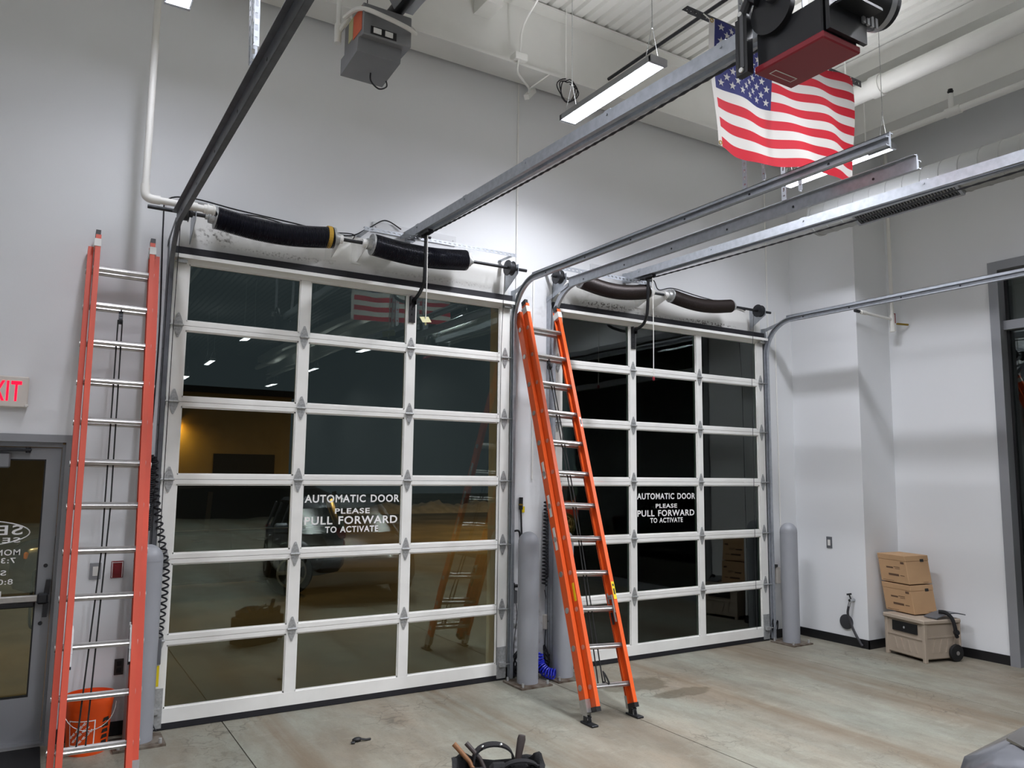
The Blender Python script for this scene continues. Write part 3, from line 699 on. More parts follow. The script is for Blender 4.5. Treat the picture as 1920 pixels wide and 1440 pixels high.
# perforated angles behind the springs
def perf_angle(m, p0, p1, w, up, out, pitch=0.05):
    """angle iron with a row of slots: built from the solid strips between the slots"""
    p0, p1 = Vector(p0), Vector(p1); d = (p1 - p0); L = d.length; d.normalize(); u = Vector(up).normalized(); o = Vector(out).normalized()
    n = max(1, int(L / pitch)); st = L / n
    for leg in (u, o):
        nrm = (o if leg is u else u)
        m.obox(p0 + d * L / 2 + leg * (w * 0.15), d * L, leg * w * 0.3, nrm * 0.003)
        m.obox(p0 + d * L / 2 + leg * (w * 0.85), d * L, leg * w * 0.3, nrm * 0.003)
        for i in range(n + 1):
            ww = st * 0.5
            m.obox(p0 + d * min(max(i * st, ww / 2), L - ww / 2) + leg * (w * 0.5), d * ww, leg * w * 0.4, nrm * 0.003)
m = MB(); perf_angle(m, (2.34, SY - 0.02, 4.11), (3.92, SY - 0.02, 4.11), 0.032, (0, 0, -1), (0, 1, 0)); m.box(2.36, 2.40, SY - 0.02, WY - 0.002, 4.09, 4.096); m.box(3.86, 3.90, SY - 0.02, WY - 0.002, 4.09, 4.096)
rebase(tag(m.build('perforated_angle', 'galvanized'), 'perforated steel angle lying just above the spring below the long opener rail', 'steel angle'), (3.1, SY, 4.04))
m = MB(); perf_angle(m, (4.38, SY - 0.02, 4.075), (5.66, SY - 0.02, 4.075), 0.045, (0, 0, -1), (0, 1, 0)); m.box(4.42, 4.46, SY - 0.02, WY - 0.002, 4.05, 4.056); m.box(5.58, 5.62, SY - 0.02, WY - 0.002, 4.05, 4.056)
rebase(tag(m.build('perforated_angle', 'galvanized'), 'perforated steel angle over the sagging brown spring behind the orange ladder', 'steel angle'), (5.0, SY, 4.03))
for x0, x1, z0, z1, lb in ((2.51, 3.37, 4.165, 4.255, 'thin pale mounting board on the wall behind the start of the long opener rail'), (5.02, 5.9, 4.15, 4.24, 'thin pale mounting board on the wall above the brown springs')):
    m = MB().box(x0, x1, WY - 0.018, WY, z0, z1)
    for xx in (x0 + 0.03, x1 - 0.03): m.cyl((xx, WY - 0.022, (z0 + z1) / 2), (xx, WY - 0.018, (z0 + z1) / 2), 0.007, 8)
    rebase(tag(m.build('mounting_board', 'clear_plate'), lb, 'board'), ((x0 + x1) / 2, WY, z0))

# ------------------------------------------------------------------ openers
def opener(label, x, zs, ze, yend, bracket, xa, motor_lab=True):
    t = thing('door_opener', label, 'door opener', (x, WY, zs))
    def zz(y): return zs + (ze - zs) * (y / yend)
    r = MB()
    for sg in (-1, 1):
        r.piece()
        # two facing channels with a slot between them
        xo = x + sg * 0.05
        P = [(0, -0.04), (-sg * 0.032, -0.04), (-sg * 0.032, -0.036), (-sg * 0.004, -0.036), (-sg * 0.004, 0.036), (-sg * 0.032, 0.036), (-sg * 0.032, 0.04), (0, 0.04)]
        r.sweep(P, [(xo, -0.02, zz(0)), (xo, yend, ze)], (1, 0, 0))
    r.build_each('rail', 'galvanized', t)
    k = MB()
    for i in range(5):
        yy = -0.25 - i * (abs(yend) - 0.5) / 4; k.piece().box(x - 0.05, x + 0.05, yy - 0.03, yy + 0.03, zz(yy) + 0.04, zz(yy) + 0.046)
        k.cyl((x - 0.058, yy, zz(yy) + 0.015), (x - 0.05, yy, zz(yy) + 0.015), 0.008, 8)
    k.piece().box(x - 0.04, x + 0.04, -0.02, WY - 0.019, zz(0) - 0.05, zz(0) + 0.05)
    k.prism([(x - 0.13, 4.10), (x + 0.02, zz(0)), (x + 0.02, zz(0) + 0.03), (x - 0.13, 4.13)], (0, -0.03, 0), (1, 0, 0), (0, 0, 1), (0, -0.02, 0))
    k.build_each('rail_bracket', 'galvanized', t)
    c = MB()
    for dz, rr in ((-0.012, 0.008), (-0.075, 0.009)):
        c.piece(); n = 90; pts = []
        for i in range(n + 1):
            yy = -0.25 + (yend + 0.25) * i / n; pts.append((x, yy, zz(yy) + dz - (0.02 * math.sin(PI * i / n) if dz < -0.05 else 0)))
        c.tube(pts, [rr if i % 2 else rr * 0.6 for i in range(n + 1)], 6)
    c.build_each('chain', 'black_paint', t)
    tr = MB().rbox(x - 0.03, x + 0.03, -0.44, -0.24, zz(-0.3) - 0.075, zz(-0.3) - 0.042, 0.005).cyl((x - 0.05, -0.34, zz(-0.3) - 0.09), (x + 0.05, -0.34, zz(-0.3) - 0.09), 0.012, 10)
    tr.build('trolley', 'steel_dark', t)
    za = zz(-0.33) - 0.08
    am = MB().tube(smoothpath([(x, -0.345, za), (x, -0.34, za - 0.15), (x + 0.005, -0.325, 3.74), (x + 0.01, -0.30, 3.65), (xa - 0.01, -0.19, 3.59), (xa, -0.09, 3.56), (xa, -0.03, 3.55)], 8), 0.017, 8)
    am.build('door_arm', 'black_paint', t, smooth=True)
    bk = MB().box(xa - 0.032, xa + 0.032, -0.012, -0.0075, 3.34, 3.585).box(xa - 0.03, xa - 0.022, -0.05, -0.012, 3.51, 3.585).box(xa + 0.022, xa + 0.03, -0.05, -0.012, 3.51, 3.585)
    for z in (3.37, 3.42, 3.47): bk.cyl((xa, -0.018, z), (xa, -0.012, z), 0.008, 8)
    bk.build('arm_bracket', 'black_paint', t)
    return t, zz
op1, zz1 = opener('long opener rail running from over the near door up to the red-bottomed motor unit', 2.87, 4.165, 4.095, -4.2, None, 2.902)
op2, zz2 = opener('opener rail over the door behind the orange ladder, in front of the white duct', 5.50, 4.135, 4.085, -4.75, None, 5.570)
# pull cords
def cord(parent, x, y, z0, z1, tagmat):
    c = MB().tube([(x, y, z0), (x + 0.004, y, (z0 + z1) / 2), (x, y, z1)], 0.0045, 6).build('pull_cord', 'white_plastic', parent)
    if tagmat: MB().obox((x, y, z1 + 0.02), (0.10, 0.05, 0.02), (0.01, 0.0, 0.0), (-0.02, 0.02, 0.05)).cyl((x, y, z1 - 0.03), (x, y, z1 + 0.0), 0.008, 8).build('cord_tag', 'label_cream', c, label='cream paper tag on the cord')
    else: MB().lathe([(0.006, 0), (0.014, 0.01), (0.014, 0.035), (0.006, 0.045)], (x, y, z1 - 0.045), 10).build('cord_handle', 'red_paint', c)
cord(op1, 2.86, -0.40, zz1(-0.4) - 0.09, 3.28, True)
cord(op2, 5.47, -0.45, zz2(-0.4) - 0.09, 2.98, False)
def operator(t, x, yr, zr):
    """motor unit hung on the rail end: red tray, black housing, sprocket, chain guard, drum motor"""
    x0, x1, y1, y0 = x - 0.10, x + 0.16, yr + 0.0, yr - 0.38
    z0 = zr - 0.245
    hb = MB().rbox(x0 + 0.01, x1 - 0.01, y0 + 0.01, y1 - 0.01, z0 + 0.03, z0 + 0.20, 0.006).build('housing', 'black_paint', t)
    MB().box(x0 + 0.08, x0 + 0.17, y0 + 0.004, y0 + 0.0105, z0 + 0.06, z0 + 0.11).build('data_label', 'sticker_white', hb)
    ty = MB().rbox(x0, x1, y0, y1, z0, z0 + 0.035, 0.006).build('tray_cover', 'red_paint', t, label='dark red tray under the motor unit')
    n = MB().box(x0 + 0.05, x0 + 0.20, y1 - 0.085, y1 - 0.045, z0 - 0.002, z0 - 0.0005)
    n.build('name_plate', 'sticker_white', ty)
    n2 = MB().box(x0 + 0.056, x0 + 0.194, y1 - 0.080, y1 - 0.050, z0 - 0.003, z0 - 0.0022); n2.build('name_plate_field', 'red_paint', ty)
    g = MB(); pts = []
    for i in range(13):
        a = PI * (0.15 + 0.75 * i / 12); pts.append((x0 - 0.03, y1 - 0.02 + 0.075 * math.cos(a), z0 + 0.30 + 0.075 * math.sin(a)))
    pts += [(x0 - 0.03, y1 + 0.03, z0 + 0.05)]
    g.tube([(x0 - 0.03, y1 - 0.06, z0 + 0.33), (x0 - 0.03, y1 - 0.01, z0 + 0.36), (x0 - 0.03, y1 + 0.03, z0 + 0.30), (x0 - 0.03, y1 + 0.03, z0 + 0.03)], 0.028, 10)
    g.box(x0 - 0.05, x0 - 0.01, y1 - 0.005, y1 + 0.065, z0 + 0.0, z0 + 0.28); g.build('chain_guard', 'black_paint', t)
    b = MB()
    for zq in (0.02, 0.3): b.piece().cyl((x0 - 0.058, y1 + 0.03, z0 + zq), (x0 - 0.048, y1 + 0.03, z0 + zq), 0.012, 10)
    b.build_each('guard_bolt', 'sticker_white', t)
    s = MB().cyl((x0 - 0.02, y1 - 0.12, z0 + 0.26), (x0 + 0.01, y1 - 0.12, z0 + 0.26), 0.115, 32).build('sprocket', 'black_paint', t, smooth=True)
    MB().lathe([(0.028, -0.01), (0.034, 0.0), (0.034, 0.05), (0.026, 0.06)], (x0 - 0.02, y1 - 0.14, z0 + 0.31), 16, (-1, 0, 0)).build('sprocket_hub', 'chrome', s, smooth=True)
    # open chassis above with motor drum, capacitor, wiring
    c = MB().box(x0 + 0.02, x1 + 0.02, y0 - 0.02, y0 + 0.0, z0 + 0.04, z0 + 0.34).box(x0 + 0.06, x1 + 0.02, y0 - 0.10, y0 - 0.02, z0 + 0.16, z0 + 0.172)
    c.build('chassis', 'black_paint', t)
    md = MB().lathe([(0.05, 0), (0.10, 0.01), (0.105, 0.03), (0.105, 0.2), (0.095, 0.225), (0.04, 0.235)], (x1 - 0.03, y0 + 0.04, z0 + 0.265), 32, (0.98, -0.2, 0.05)).build('motor', 'black_paint', t, smooth=True)
    MB().lathe([(0.107, 0.03), (0.107, 0.06)], (x1 + 0.10, y0 + 0.014, z0 + 0.272), 32, (0.98, -0.2, 0.05)).build('motor_band', 'aluminum', md, smooth=True)
    MB().obox((x1 - 0.04, y0 - 0.03, z0 + 0.28), (0.08, -0.02, 0.03), (0.0, 0.004, 0), (0.01, 0, 0.06)).build('circuit_board', 'green_board', t)
    v = MB()
    for i in range(4): v.box(x1 - 0.02 + 0.03 * i, x1 - 0.002 + 0.03 * i, y0 - 0.032, y0 - 0.022, z0 + 0.13, z0 + 0.19)
    v.build('vent_plate', 'aluminum', t)
    w = MB()
    w.tube(smoothpath([(x0 + 0.1, y0 - 0.03, z0 + 0.33), (x0 + 0.2, y0 - 0.06, z0 + 0.36), (x1, y0 - 0.04, z0 + 0.30), (x1 + 0.02, y0 - 0.05, z0 + 0.2)]), 0.007, 6)
    w.tube([(x1 - 0.06, y0 - 0.06, z0 + 0.20), (x1 + 0.0, y0 - 0.05, z0 + 0.30)], 0.009, 8); w.build('wiring', 'hinge_steel', t, smooth=True)
    h = MB()
    for xx in (x0 + 0.0, x1 - 0.03):
        h.piece().box(xx, xx + 0.035, y0 + 0.1, y0 + 0.105, z0 + 0.19, 6.8)
    h.build_each('hanger_strap', 'galvanized', t)
operator(op1, 2.87, -4.20, 4.085)
operator(op2, 5.50, -4.75, 4.075)

# ------------------------------------------------------------------ hangers for the tracks and the flag bar
def hanger(label, x0, x1, y, z0, xt):
    m = MB(); perf_angle(m, (x0, y, z0), (xt, y - 0.02, 6.79), 0.04, (1, 0, 0), (0, -1, 0)); perf_angle(m, (x1, y - 0.16, z0 + 0.02), (xt + 0.03, y - 0.08, 6.79), 0.03, (1, 0, 0), (0, -1, 0), 0.06)
    o = m.build('track_hanger', 'galvanized'); rebase(o, (x0, y, z0)); return tag(o, label, 'hanger')
hanger('perforated steel hanger dropping to the dark track at the top left', 0.75, 0.73, -2.86, 3.91, 0.66)
hanger('perforated steel hanger seen below the flag beside the long track', 4.02, 4.03, -3.0, 3.91, 3.99)
hanger('perforated steel hanger in front of the far LED light, on the second track', 4.42, 4.40, -3.0, 3.91, 4.36)
m = MB(); perf_angle(m, (3.33, -3.20, 4.915), (5.10, -3.20, 4.915), 0.05, (0, 0, -1), (0, 1, 0), 0.045)
rebase(tag(m.build('flag_bar', 'steel_dark'), 'dark perforated steel bar the flag hangs from', 'bar'), (4.2, -3.2, 4.87))
m = MB().bar((3.95, -3.16, 4.9), (3.90, -3.2, 6.79), 0.03, 0.006, (0, 1, 0))
rebase(tag(m.build('brace_strut', 'galvanized_dark'), 'plain dark strut rising from the flag bar to the roof', 'brace'), (3.95, -3.16, 4.9))

# ------------------------------------------------------------------ flag
def flag():
    x0, x1, zt, zb = 3.485, 4.935, 4.868, 4.00
    NX, NZ = 75, 52
    def pos(i, j):
        s = i / NX; t = j / NZ                   # t from the top down
        x = x0 + (x1 - x0) * s - 0.012 * math.sin(PI * t) * (1 - s)
        sag = 0.035 * math.sin(PI * s) * (1 - t) * 0.5 + 0.02 * math.sin(PI * s * 2.0) * t
        z = zt + (zb - zt) * t - sag + 0.05 * s * t
        y = -3.235 - 0.030 * math.sin(s * 9 + t * 2.2) * (0.35 + 0.65 * t) - 0.014 * math.sin(s * 22 - t * 5) - 0.02 * t
        return (x, y, z)
    m = MB(); vs = [pos(i, j) for j in range(NZ + 1) for i in range(NX + 1)]
    base = len(m.v); m.v += vs
    for j in range(NZ):
        stripe = j * 13 // NZ
        for i in range(NX):
            mi = 0 if stripe % 2 == 0 else 1
            if stripe < 7 and 2 <= i < 30: mi = 2
            if i < 2: mi = 1
            m.f.append((j * (NX + 1) + i, j * (NX + 1) + i + 1, (j + 1) * (NX + 1) + i + 1, (j + 1) * (NX + 1) + i)); m.mi.append(mi)
    # fifty stars on both faces
    m.cur = 1
    cw = (x1 - x0) * 28 / NX; ch = (zt - zb) * 7 / 13
    for r in range(9):
        n = 6 if r % 2 == 0 else 5
        for c in range(n):
            u = 2 + 28 * ((c * 2 + 1 + (0 if n == 6 else 1)) / 12); v = 28 * (r + 1) / 10
            for off in (-0.004, 0.004):
                pts = []
                for k in range(10):
                    rr = 1.0 if k % 2 == 0 else 0.4; a = PI / 2 + k * PI / 5
                    q = pos(u + rr * 1.45 * math.cos(a), v - rr * 1.7 * math.sin(a)); pts.append((q[0], q[1] + off, q[2]))
                q = pos(u, v); pts.append((q[0], q[1] + off, q[2]))
                m.add(pts, [(10, k, (k + 1) % 10) for k in range(10)])
    t = thing('flag', 'red, white and blue striped flag with stars hanging near the roof', 'flag', (4.2, -3.235, 4.0))
    m.build('flag_cloth', ['flag_red', 'flag_white', 'flag_blue'], t, smooth=True)
    g = MB()
    for j in (1, 51):
        p = pos(0.8, j); g.piece().tube([(p[0] + 0.012 * math.cos(a), p[1] - 0.004, p[2] + 0.012 * math.sin(a)) for a in [2 * PI * i / 12 for i in range(12)]], 0.003, 5, closed=True)
    g.build_each('grommet', 'brass', t)
    k = MB().piece().tube([pos(0.8, 1), (3.46, -3.21, 4.90)], 0.004, 5).piece().tube([pos(74, 1), (4.96, -3.21, 4.9)], 0.004, 5); k.build_each('tie_cord', 'white_plastic', t)
flag()

# ------------------------------------------------------------------ LED strip lights
def led(label, x, yc, z=5.2, L=1.2, watts=None):
    watts = watts or WATTS
    t = thing('strip_light', label, 'ceiling light', (x, yc, z), group=None)
    y0, y1 = yc - L / 2, yc + L / 2
    h = MB().box(x - 0.075, x + 0.075, y0 - 0.02, y1 + 0.02, z + 0.018, z + 0.06).box(x - 0.085, x - 0.075, y0 - 0.02, y1 + 0.02, z + 0.0, z + 0.045).box(x + 0.075, x + 0.085, y0 - 0.02, y1 + 0.02, z + 0.0, z + 0.045)
    for e in (y0 - 0.03, y1): h.box(x - 0.085, x + 0.085, e, e + 0.03, z - 0.006, z + 0.05)
    h.build('housing', 'aluminum', t)
    MB().box(x - 0.072, x + 0.072, y0, y1, z - 0.004, z + 0.017).build('diffuser', 'led', t)
    la = bpy.data.lights.new('strip_lamp', 'AREA'); la.shape = 'RECTANGLE'; la.size = 0.13; la.size_y = L; la.energy = watts
    la.color = lin((246, 248, 255)); la.spread = math.radians(145)
    lo = bpy.data.objects.new('strip_lamp', la); COL.objects.link(lo); lo.parent = t; lo.location = (0, 0, -0.008)
    lb = bpy.data.lights.new('strip_uplight', 'AREA'); lb.shape = 'RECTANGLE'; lb.size = 0.1; lb.size_y = L; lb.energy = UP_FILL; lb.spread = math.radians(112)  # upward fill lamp, added to light the ceiling
    lb.color = lin((246, 246, 250))
    lo = bpy.data.objects.new('strip_uplight', lb); COL.objects.link(lo); lo.parent = t; lo.location = (0, 0, 0.068); lo.rotation_euler = (PI, 0, 0)
    for e in (y0 + 0.05, y1 - 0.05):
        MB().tube([(x - 0.07, e, z + 0.06), (x, e, z + 0.36)], 0.003, 5).tube([(x + 0.07, e, z + 0.06), (x, e, z + 0.36)], 0.003, 5).tube([(x, e, z + 0.35), (x, e, 6.8)], 0.0035, 5).cyl((x, e, z + 0.33), (x, e, z + 0.38), 0.007, 8).build('hanging_cable', 'hinge_steel', t)
    return t
led('bright LED strip light hung above the long opener rail, left of the flag', 4.0, -1.57, watts=38)
led('bright LED strip light hung lower right of the flag, over the second door', 6.78, -1.745, z=5.1, watts=17)
led('bright LED strip light at the top left corner beside the upright white pipe', 0.63, -1.57, watts=6)
k = 0
for y, lab in ((-4.75, 'second'), (-8.0, 'third'), (-13.0, 'fourth'), (-18.0, 'fifth'), (-23.0, 'sixth')):  # second row is made up, added to fill the room with light
    for x, sd in ((0.63, 'left'), (4.3, 'middle'), (7.4, 'right')):
        led('LED strip light in the %s row from the overhead doors, %s of its row' % (lab, sd), x, y, watts=24 if (lab, sd) == ('second', 'left') else None)

# ------------------------------------------------------------------ piping, ducts, heater
def mesh_thing(m, name, mt, label, cat, origin, smooth=True, group=None):
    return tag(rebase(m.build(name, mt, smooth=smooth), origin), label, cat, group)
t = thing('exhaust_pipe', 'white plastic pipe dropping past the top left light and turning toward the black spring', 'pipe', (0.555, -0.42, 3.95))
MB().tube([(0.555, -0.42, 6.8), (0.555, -0.42, 4.0)], 0.026, 14).build('vertical_pipe', 'white_plastic', t, smooth=True)
MB().tube(smoothpath([(0.555, -0.42, 4.05), (0.555, -0.42, 4.0), (0.566, -0.42, 3.965), (0.60, -0.42, 3.95), (0.66, -0.42, 3.95)], 4), 0.033, 14).build('elbow', 'white_plastic', t, smooth=True)
MB().tube([(0.65, -0.42, 3.95), (0.98, -0.42, 3.945)], 0.026, 14).build('horizontal_pipe', 'white_plastic', t, smooth=True)
MB().piece().cyl((0.86, -0.42, 3.948), (0.92, -0.42, 3.948), 0.033, 14).piece().cyl((0.965, -0.42, 3.945), (1.05, -0.42, 3.945), 0.034, 14).cyl((0.99, -0.42, 3.945), (1.0, -0.42, 3.945), 0.042, 14).cyl((1.03, -0.42, 3.945), (1.04, -0.42, 3.945), 0.042, 14).build_each('coupling', 'white_plastic', t, smooth=True)
MB().tube([(0.885, -0.42, 3.95), (0.885, -0.42, 4.12)], 0.014, 10).cyl((0.885, -0.42, 4.10), (0.885, -0.42, 4.15), 0.024, 12).build('riser', 'white_plastic', t, smooth=True)
MB().tube([(1.045, -0.42, 3.945), (1.07, -0.36, 3.94), (1.075, -0.3, 3.95)], 0.012, 8).build('hose_barb', 'steel_dark', t, smooth=True)
# thin wires draped along the wall above the springs
mesh_thing(MB().tube(smoothpath([(0.74, -0.02, 1.9), (0.76, 0.0, 3.0), (0.74, 0.02, 3.9), (0.76, 0.03, 4.11), (0.95, 0.03, 4.16), (1.3, 0.03, 4.13), (1.8, 0.03, 4.10), (2.25, 0.03, 4.07), (2.45, 0.03, 4.17), (2.62, 0.03, 4.28), (2.78, 0.02, 4.22)], 8), 0.006, 6), 'wire', 'rubber_black', 'thin dark wire draped along the wall above the black springs', 'wire', (0.74, 0.0, 1.9))
mesh_thing(MB().tube(smoothpath([(0.80, 0.04, 4.10), (1.1, 0.04, 4.09), (1.5, 0.045, 4.11), (1.9, 0.045, 4.06), (2.3, 0.04, 4.10), (2.32, 0.03, 4.05)], 8), 0.005, 6), 'wire', 'rubber_black', 'shorter lower dark wire just over the black springs', 'wire', (0.8, 0.04, 4.1))
mesh_thing(MB().tube(smoothpath([(5.72, 0.0, 4.0), (5.75, 0.02, 4.16), (5.9, 0.02, 4.17), (5.98, 0.02, 4.07), (6.2, 0.03, 4.12), (6.6, 0.03, 4.08), (7.0, 0.03, 4.05), (7.4, 0.02, 4.0)], 8), 0.006, 6), 'wire', 'rubber_black', 'thin dark wire looping over the right brown spring', 'wire', (5.72, 0.0, 4.0))
for x, z0, z1, lb in ((4.075, 3.4, 6.03, 'thin white conduit running down the wall behind the opener rail'), (7.835, 1.5, 6.03, 'thin white conduit down the wall right of the far door'), (7.97, 0.4, 4.05, 'thin white conduit ending behind the bollard by the far corner'), (4.285, 1.9, 3.95, 'thin white conduit between the two overhead doors')):
    mesh_thing(MB().tube([(x, WY - 0.012, z0), (x, WY - 0.012, z1)], 0.009, 8).cyl((x, WY - 0.014, (z0 + z1) / 2), (x, WY - 0.014, (z0 + z1) / 2 + 0.04), 0.013, 8), 'conduit', 'aluminum_white', lb, 'conduit', (x, WY, z0))
mesh_thing(MB().tube(smoothpath([(4.02, -2.2, 6.8), (3.9, -1.2, 6.74), (3.86, -0.45, 6.45), (3.86, -0.33, 6.2), (3.86, -0.31, 6.08)], 6), 0.011, 8), 'conduit', 'aluminum_white', 'bent white conduit dropping from the roof deck to the beam box', 'conduit', (3.86, -0.31, 6.08))
mesh_thing(MB().rbox(3.79, 3.93, -0.36, -0.24, 6.055, 6.13, 0.006), 'junction_box', 'aluminum_white', 'white junction box sitting on the edge of the wall beam', 'junction box', (3.86, -0.3, 6.055), smooth=False)
mesh_thing(MB().tube(smoothpath([(3.84, -0.33, 6.06), (3.83, -0.33, 5.93), (3.92, -0.3, 5.87), (4.05, -0.2, 5.87), (4.1, -0.1, 5.86)], 6), 0.011, 8), 'cable', 'aluminum_white', 'white flexible cable hanging under the beam junction box', 'cable', (3.9, -0.3, 5.86))
mesh_thing(MB().bar((4.05, -0.15, 5.8), (4.22, -0.02, 5.98), 0.05, 0.05).bar((4.22, -0.3, 6.02), (4.0, -0.3, 5.82), 0.04, 0.01), 'beam_bracket', 'aluminum_white', 'small white bracket hanging under the wall beam', 'bracket', (4.1, -0.1, 5.8), smooth=False)
lp = []
for kx in range(3):
    for i in range(20):
        a = 2 * PI * i / 20; lp.append((4.42 + 0.11 * math.cos(a + 1.57) + 0.015 * kx, -0.33 + 0.03 * math.sin(a * 2 + kx), 5.90 + (0.125 - 0.01 * kx) * math.sin(a + 1.57)))
mesh_thing(MB().tube(lp, 0.006, 6), 'cable_coil', 'rubber_black', 'loops of black cable hung on the wall beam above the LED light', 'cable', (4.42, -0.33, 5.78))
mesh_thing(MB().tube([(4.42, -0.33, 6.8), (4.42, -0.33, 6.02)], 0.006, 6), 'cable', 'aluminum_white', 'thin white cable from the roof to the black cable loops', 'cable', (4.42, -0.33, 6.02))
mesh_thing(MB().tube([(5.0, -0.3, 6.2), (5.0, -9, 6.2)], 0.018, 8), 'gas_pipe', 'steel_dark', 'thin dark pipe slanting above the LED strip light, left of the flag', 'pipe', (5.0, -4, 6.2))
# white pipes at the upper right
t = thing('roof_pipe', 'fat white pipe running under the roof at the upper right, behind the flag bar', 'pipe', (7.6, -3, 6.12))
MB().cyl((7.6, -0.4, 6.22), (7.6, -26, 6.22), 0.105, 24).build('pipe', 'steel_white', t, smooth=True)
MB().piece().cyl((7.6, -1.68, 6.22), (7.6, -1.8, 6.22), 0.122, 24).piece().cyl((7.6, -5.6, 6.22), (7.6, -5.75, 6.22), 0.122, 24).build_each('coupling', 'steel_white', t, smooth=True)
t = thing('sprinkler_pipe', 'slim white pipe below the upper right beam with a black-tipped valve', 'pipe', (8.0, -3, 5.77))
MB().cyl((8.0, -0.2, 5.80), (8.0, -26, 5.80), 0.036, 16).build('pipe', 'steel_white', t, smooth=True)
MB().cyl((8.0, -2.24, 5.80), (8.0, -2.40, 5.80), 0.048, 16).cyl((8.0, -2.3, 5.8), (8.0, -2.3, 6.0), 0.028, 12).build('tee', 'steel_white', t, smooth=True)
MB().cyl((8.0, -2.3, 6.0), (8.0, -2.3, 6.05), 0.024, 12).cyl((8.0, -2.3, 6.02), (8.0, -2.3, 6.03), 0.03, 12).build('valve_tip', 'black_plastic', t)
MB().piece().tube([(8.0, -1.3, 5.80), (8.0, -1.3, 6.79)], 0.008, 6).piece().tube([(8.0, -3.8, 5.80), (8.0, -3.8, 6.57)], 0.008, 6).build_each('hanger_rod', 'steel_white', t)
# round duct with register
t = thing('air_duct', 'large white spiral duct running along the right side behind the opener rail', 'duct', (7.5, -1.0, 4.72))
dm = MB(); prof = []; yy = 0.0
while yy < 9.0:
    prof += [(0.186, yy), (0.186, yy + 0.168), (0.191, yy + 0.172), (0.191, yy + 0.182), (0.186, yy + 0.186)]; yy += 0.186
dm.lathe(prof, (7.5, -1.02, 4.90), 40, (0, -1, 0)); dm.build('duct_body', 'duct_paint', t, smooth=True)
MB().lathe([(0.196, 0), (0.196, 0.03)], (7.5, -0.995, 4.90), 40, (0, -1, 0)).build('end_cap', 'duct_paint', t, smooth=True)
rg = MB(); rc = Vector((7.5, 0, 4.90)); dr = Vector((-0.45, 0, -0.89)); tg = Vector((0.89, 0, -0.45))
cc = rc + dr * 0.188
for sg in (-1, 1): rg.obox((cc.x + tg.x * 0.075 * sg, -2.1, cc.z + tg.z * 0.075 * sg), tg * 0.02, (0, 1.12, 0), dr * 0.05)
for yy in (-1.55, -2.65): rg.obox((cc.x, yy, cc.z), tg * 0.17, (0, 0.03, 0), dr * 0.05)
r_ = rg.build('register_frame', 'aluminum', t)
sl = MB()
for i in range(34):
    sl.obox((cc.x, -1.58 - i * 0.0315, cc.z), tg * 0.13, (0, 0.008, 0), dr * 0.03)
sl.build('register_slats', 'galvanized_dark', r_)
MB().piece().cyl((7.5, -1.42, 5.08), (7.5, -1.42, 6.79), 0.008, 8).box(7.46, 7.54, -1.46, -1.38, 5.075, 5.09).piece().cyl((7.5, -3.6, 5.08), (7.5, -3.6, 6.79), 0.008, 8).build_each('hanger_rod', 'steel_white', t)
# air drop on the right wall
t = thing('air_drop', 'white air pipe dropping near the pilaster with side arm and yellow handled valve', 'pipe', (8.75, -1.06, 3.72))
MB().cyl((8.75, -1.06, 6.8), (8.75, -1.06, 3.78), 0.022, 12).build('drop_pipe', 'white_plastic', t, smooth=True)
MB().cyl((8.75, -1.06, 3.72), (8.75, -1.06, 3.92), 0.032, 14).cyl((8.75, -1.06, 3.71), (8.75, -1.06, 3.73), 0.038, 14).build('tee', 'white_plastic', t, smooth=True)
MB().cyl((8.75, -1.06, 3.86), (8.17, -1.0, 3.905), 0.017, 10).cyl((8.22, -1.005, 3.90), (8.30, -1.013, 3.895), 0.026, 10).build('side_arm', 'white_plastic', t, smooth=True)
MB().cyl((8.12, -0.995, 3.908), (8.19, -1.002, 3.903), 0.02, 10).build('nozzle', 'steel_dark', t)
MB().obox((8.84, -1.13, 3.80), (0.12, -0.07, -0.01), (0.01, 0.02, 0), (0, 0, 0.02)).build('valve_handle', 'brass', t)
MB().obox((8.755, -1.09, 3.87), (0.012, 0, 0), (0, 0.012, 0), (0, 0, 0.12)).build('valve_tag', 'red_paint', t)
# tube heater
t = thing('tube_heater', 'gray tube heater burner box hung near the wall at the top', 'heater', (1.95, -1.25, 5.0))
b = MB().rbox(1.80, 2.18, -1.50, -1.10, 5.10, 5.34, 0.006); bx = b.build('burner_box', 'heater_gray', t)
lid_ = MB(); lid_.prism([(-1.44, 5.10), (-1.06, 5.10), (-1.06, 4.97), (-1.42, 5.0)], (1.79, 0, 0), (0, 1, 0), (0, 0, 1), (0.34, 0, 0)); lid_.build('lower_cover', 'heater_gray', t)
MB().box(1.797, 1.7995, -1.48, -1.3, 5.14, 5.32).build('warning_label', 'label_orange', bx); MB().box(1.797, 1.7995, -1.29, -1.2, 5.16, 5.33).build('rating_label', 'label_cream', bx)
l = MB()
for xx in (1.88, 1.97): l.piece().box(xx, xx + 0.06, -1.509, -1.5035, 5.125, 5.165)
l.build_each('indicator', 'vinyl_white', bx); MB().box(1.86, 2.06, -1.503, -1.499, 5.115, 5.175).build('indicator_frame', 'black_plastic', bx)
MB().cyl((2.10, -1.36, 5.33), (2.10, -1.36, 5.42), 0.05, 20).tube([(2.10, -1.31, 5.43), (2.12, -4.0, 5.45), (2.14, -9, 5.45)], 0.056, 20).build('burner_tube', 'black_paint', t, smooth=True)
rf = MB(); rf.sweep([(-0.17, -0.04), (-0.17, -0.035), (-0.07, 0.10), (0.07, 0.10), (0.17, -0.035), (0.17, -0.04), (0.075, 0.106), (-0.075, 0.106)], [(2.13, -1.45, 5.50), (2.16, -9, 5.52)], (1, 0, 0)); rf.build('reflector', 'aluminum', t)
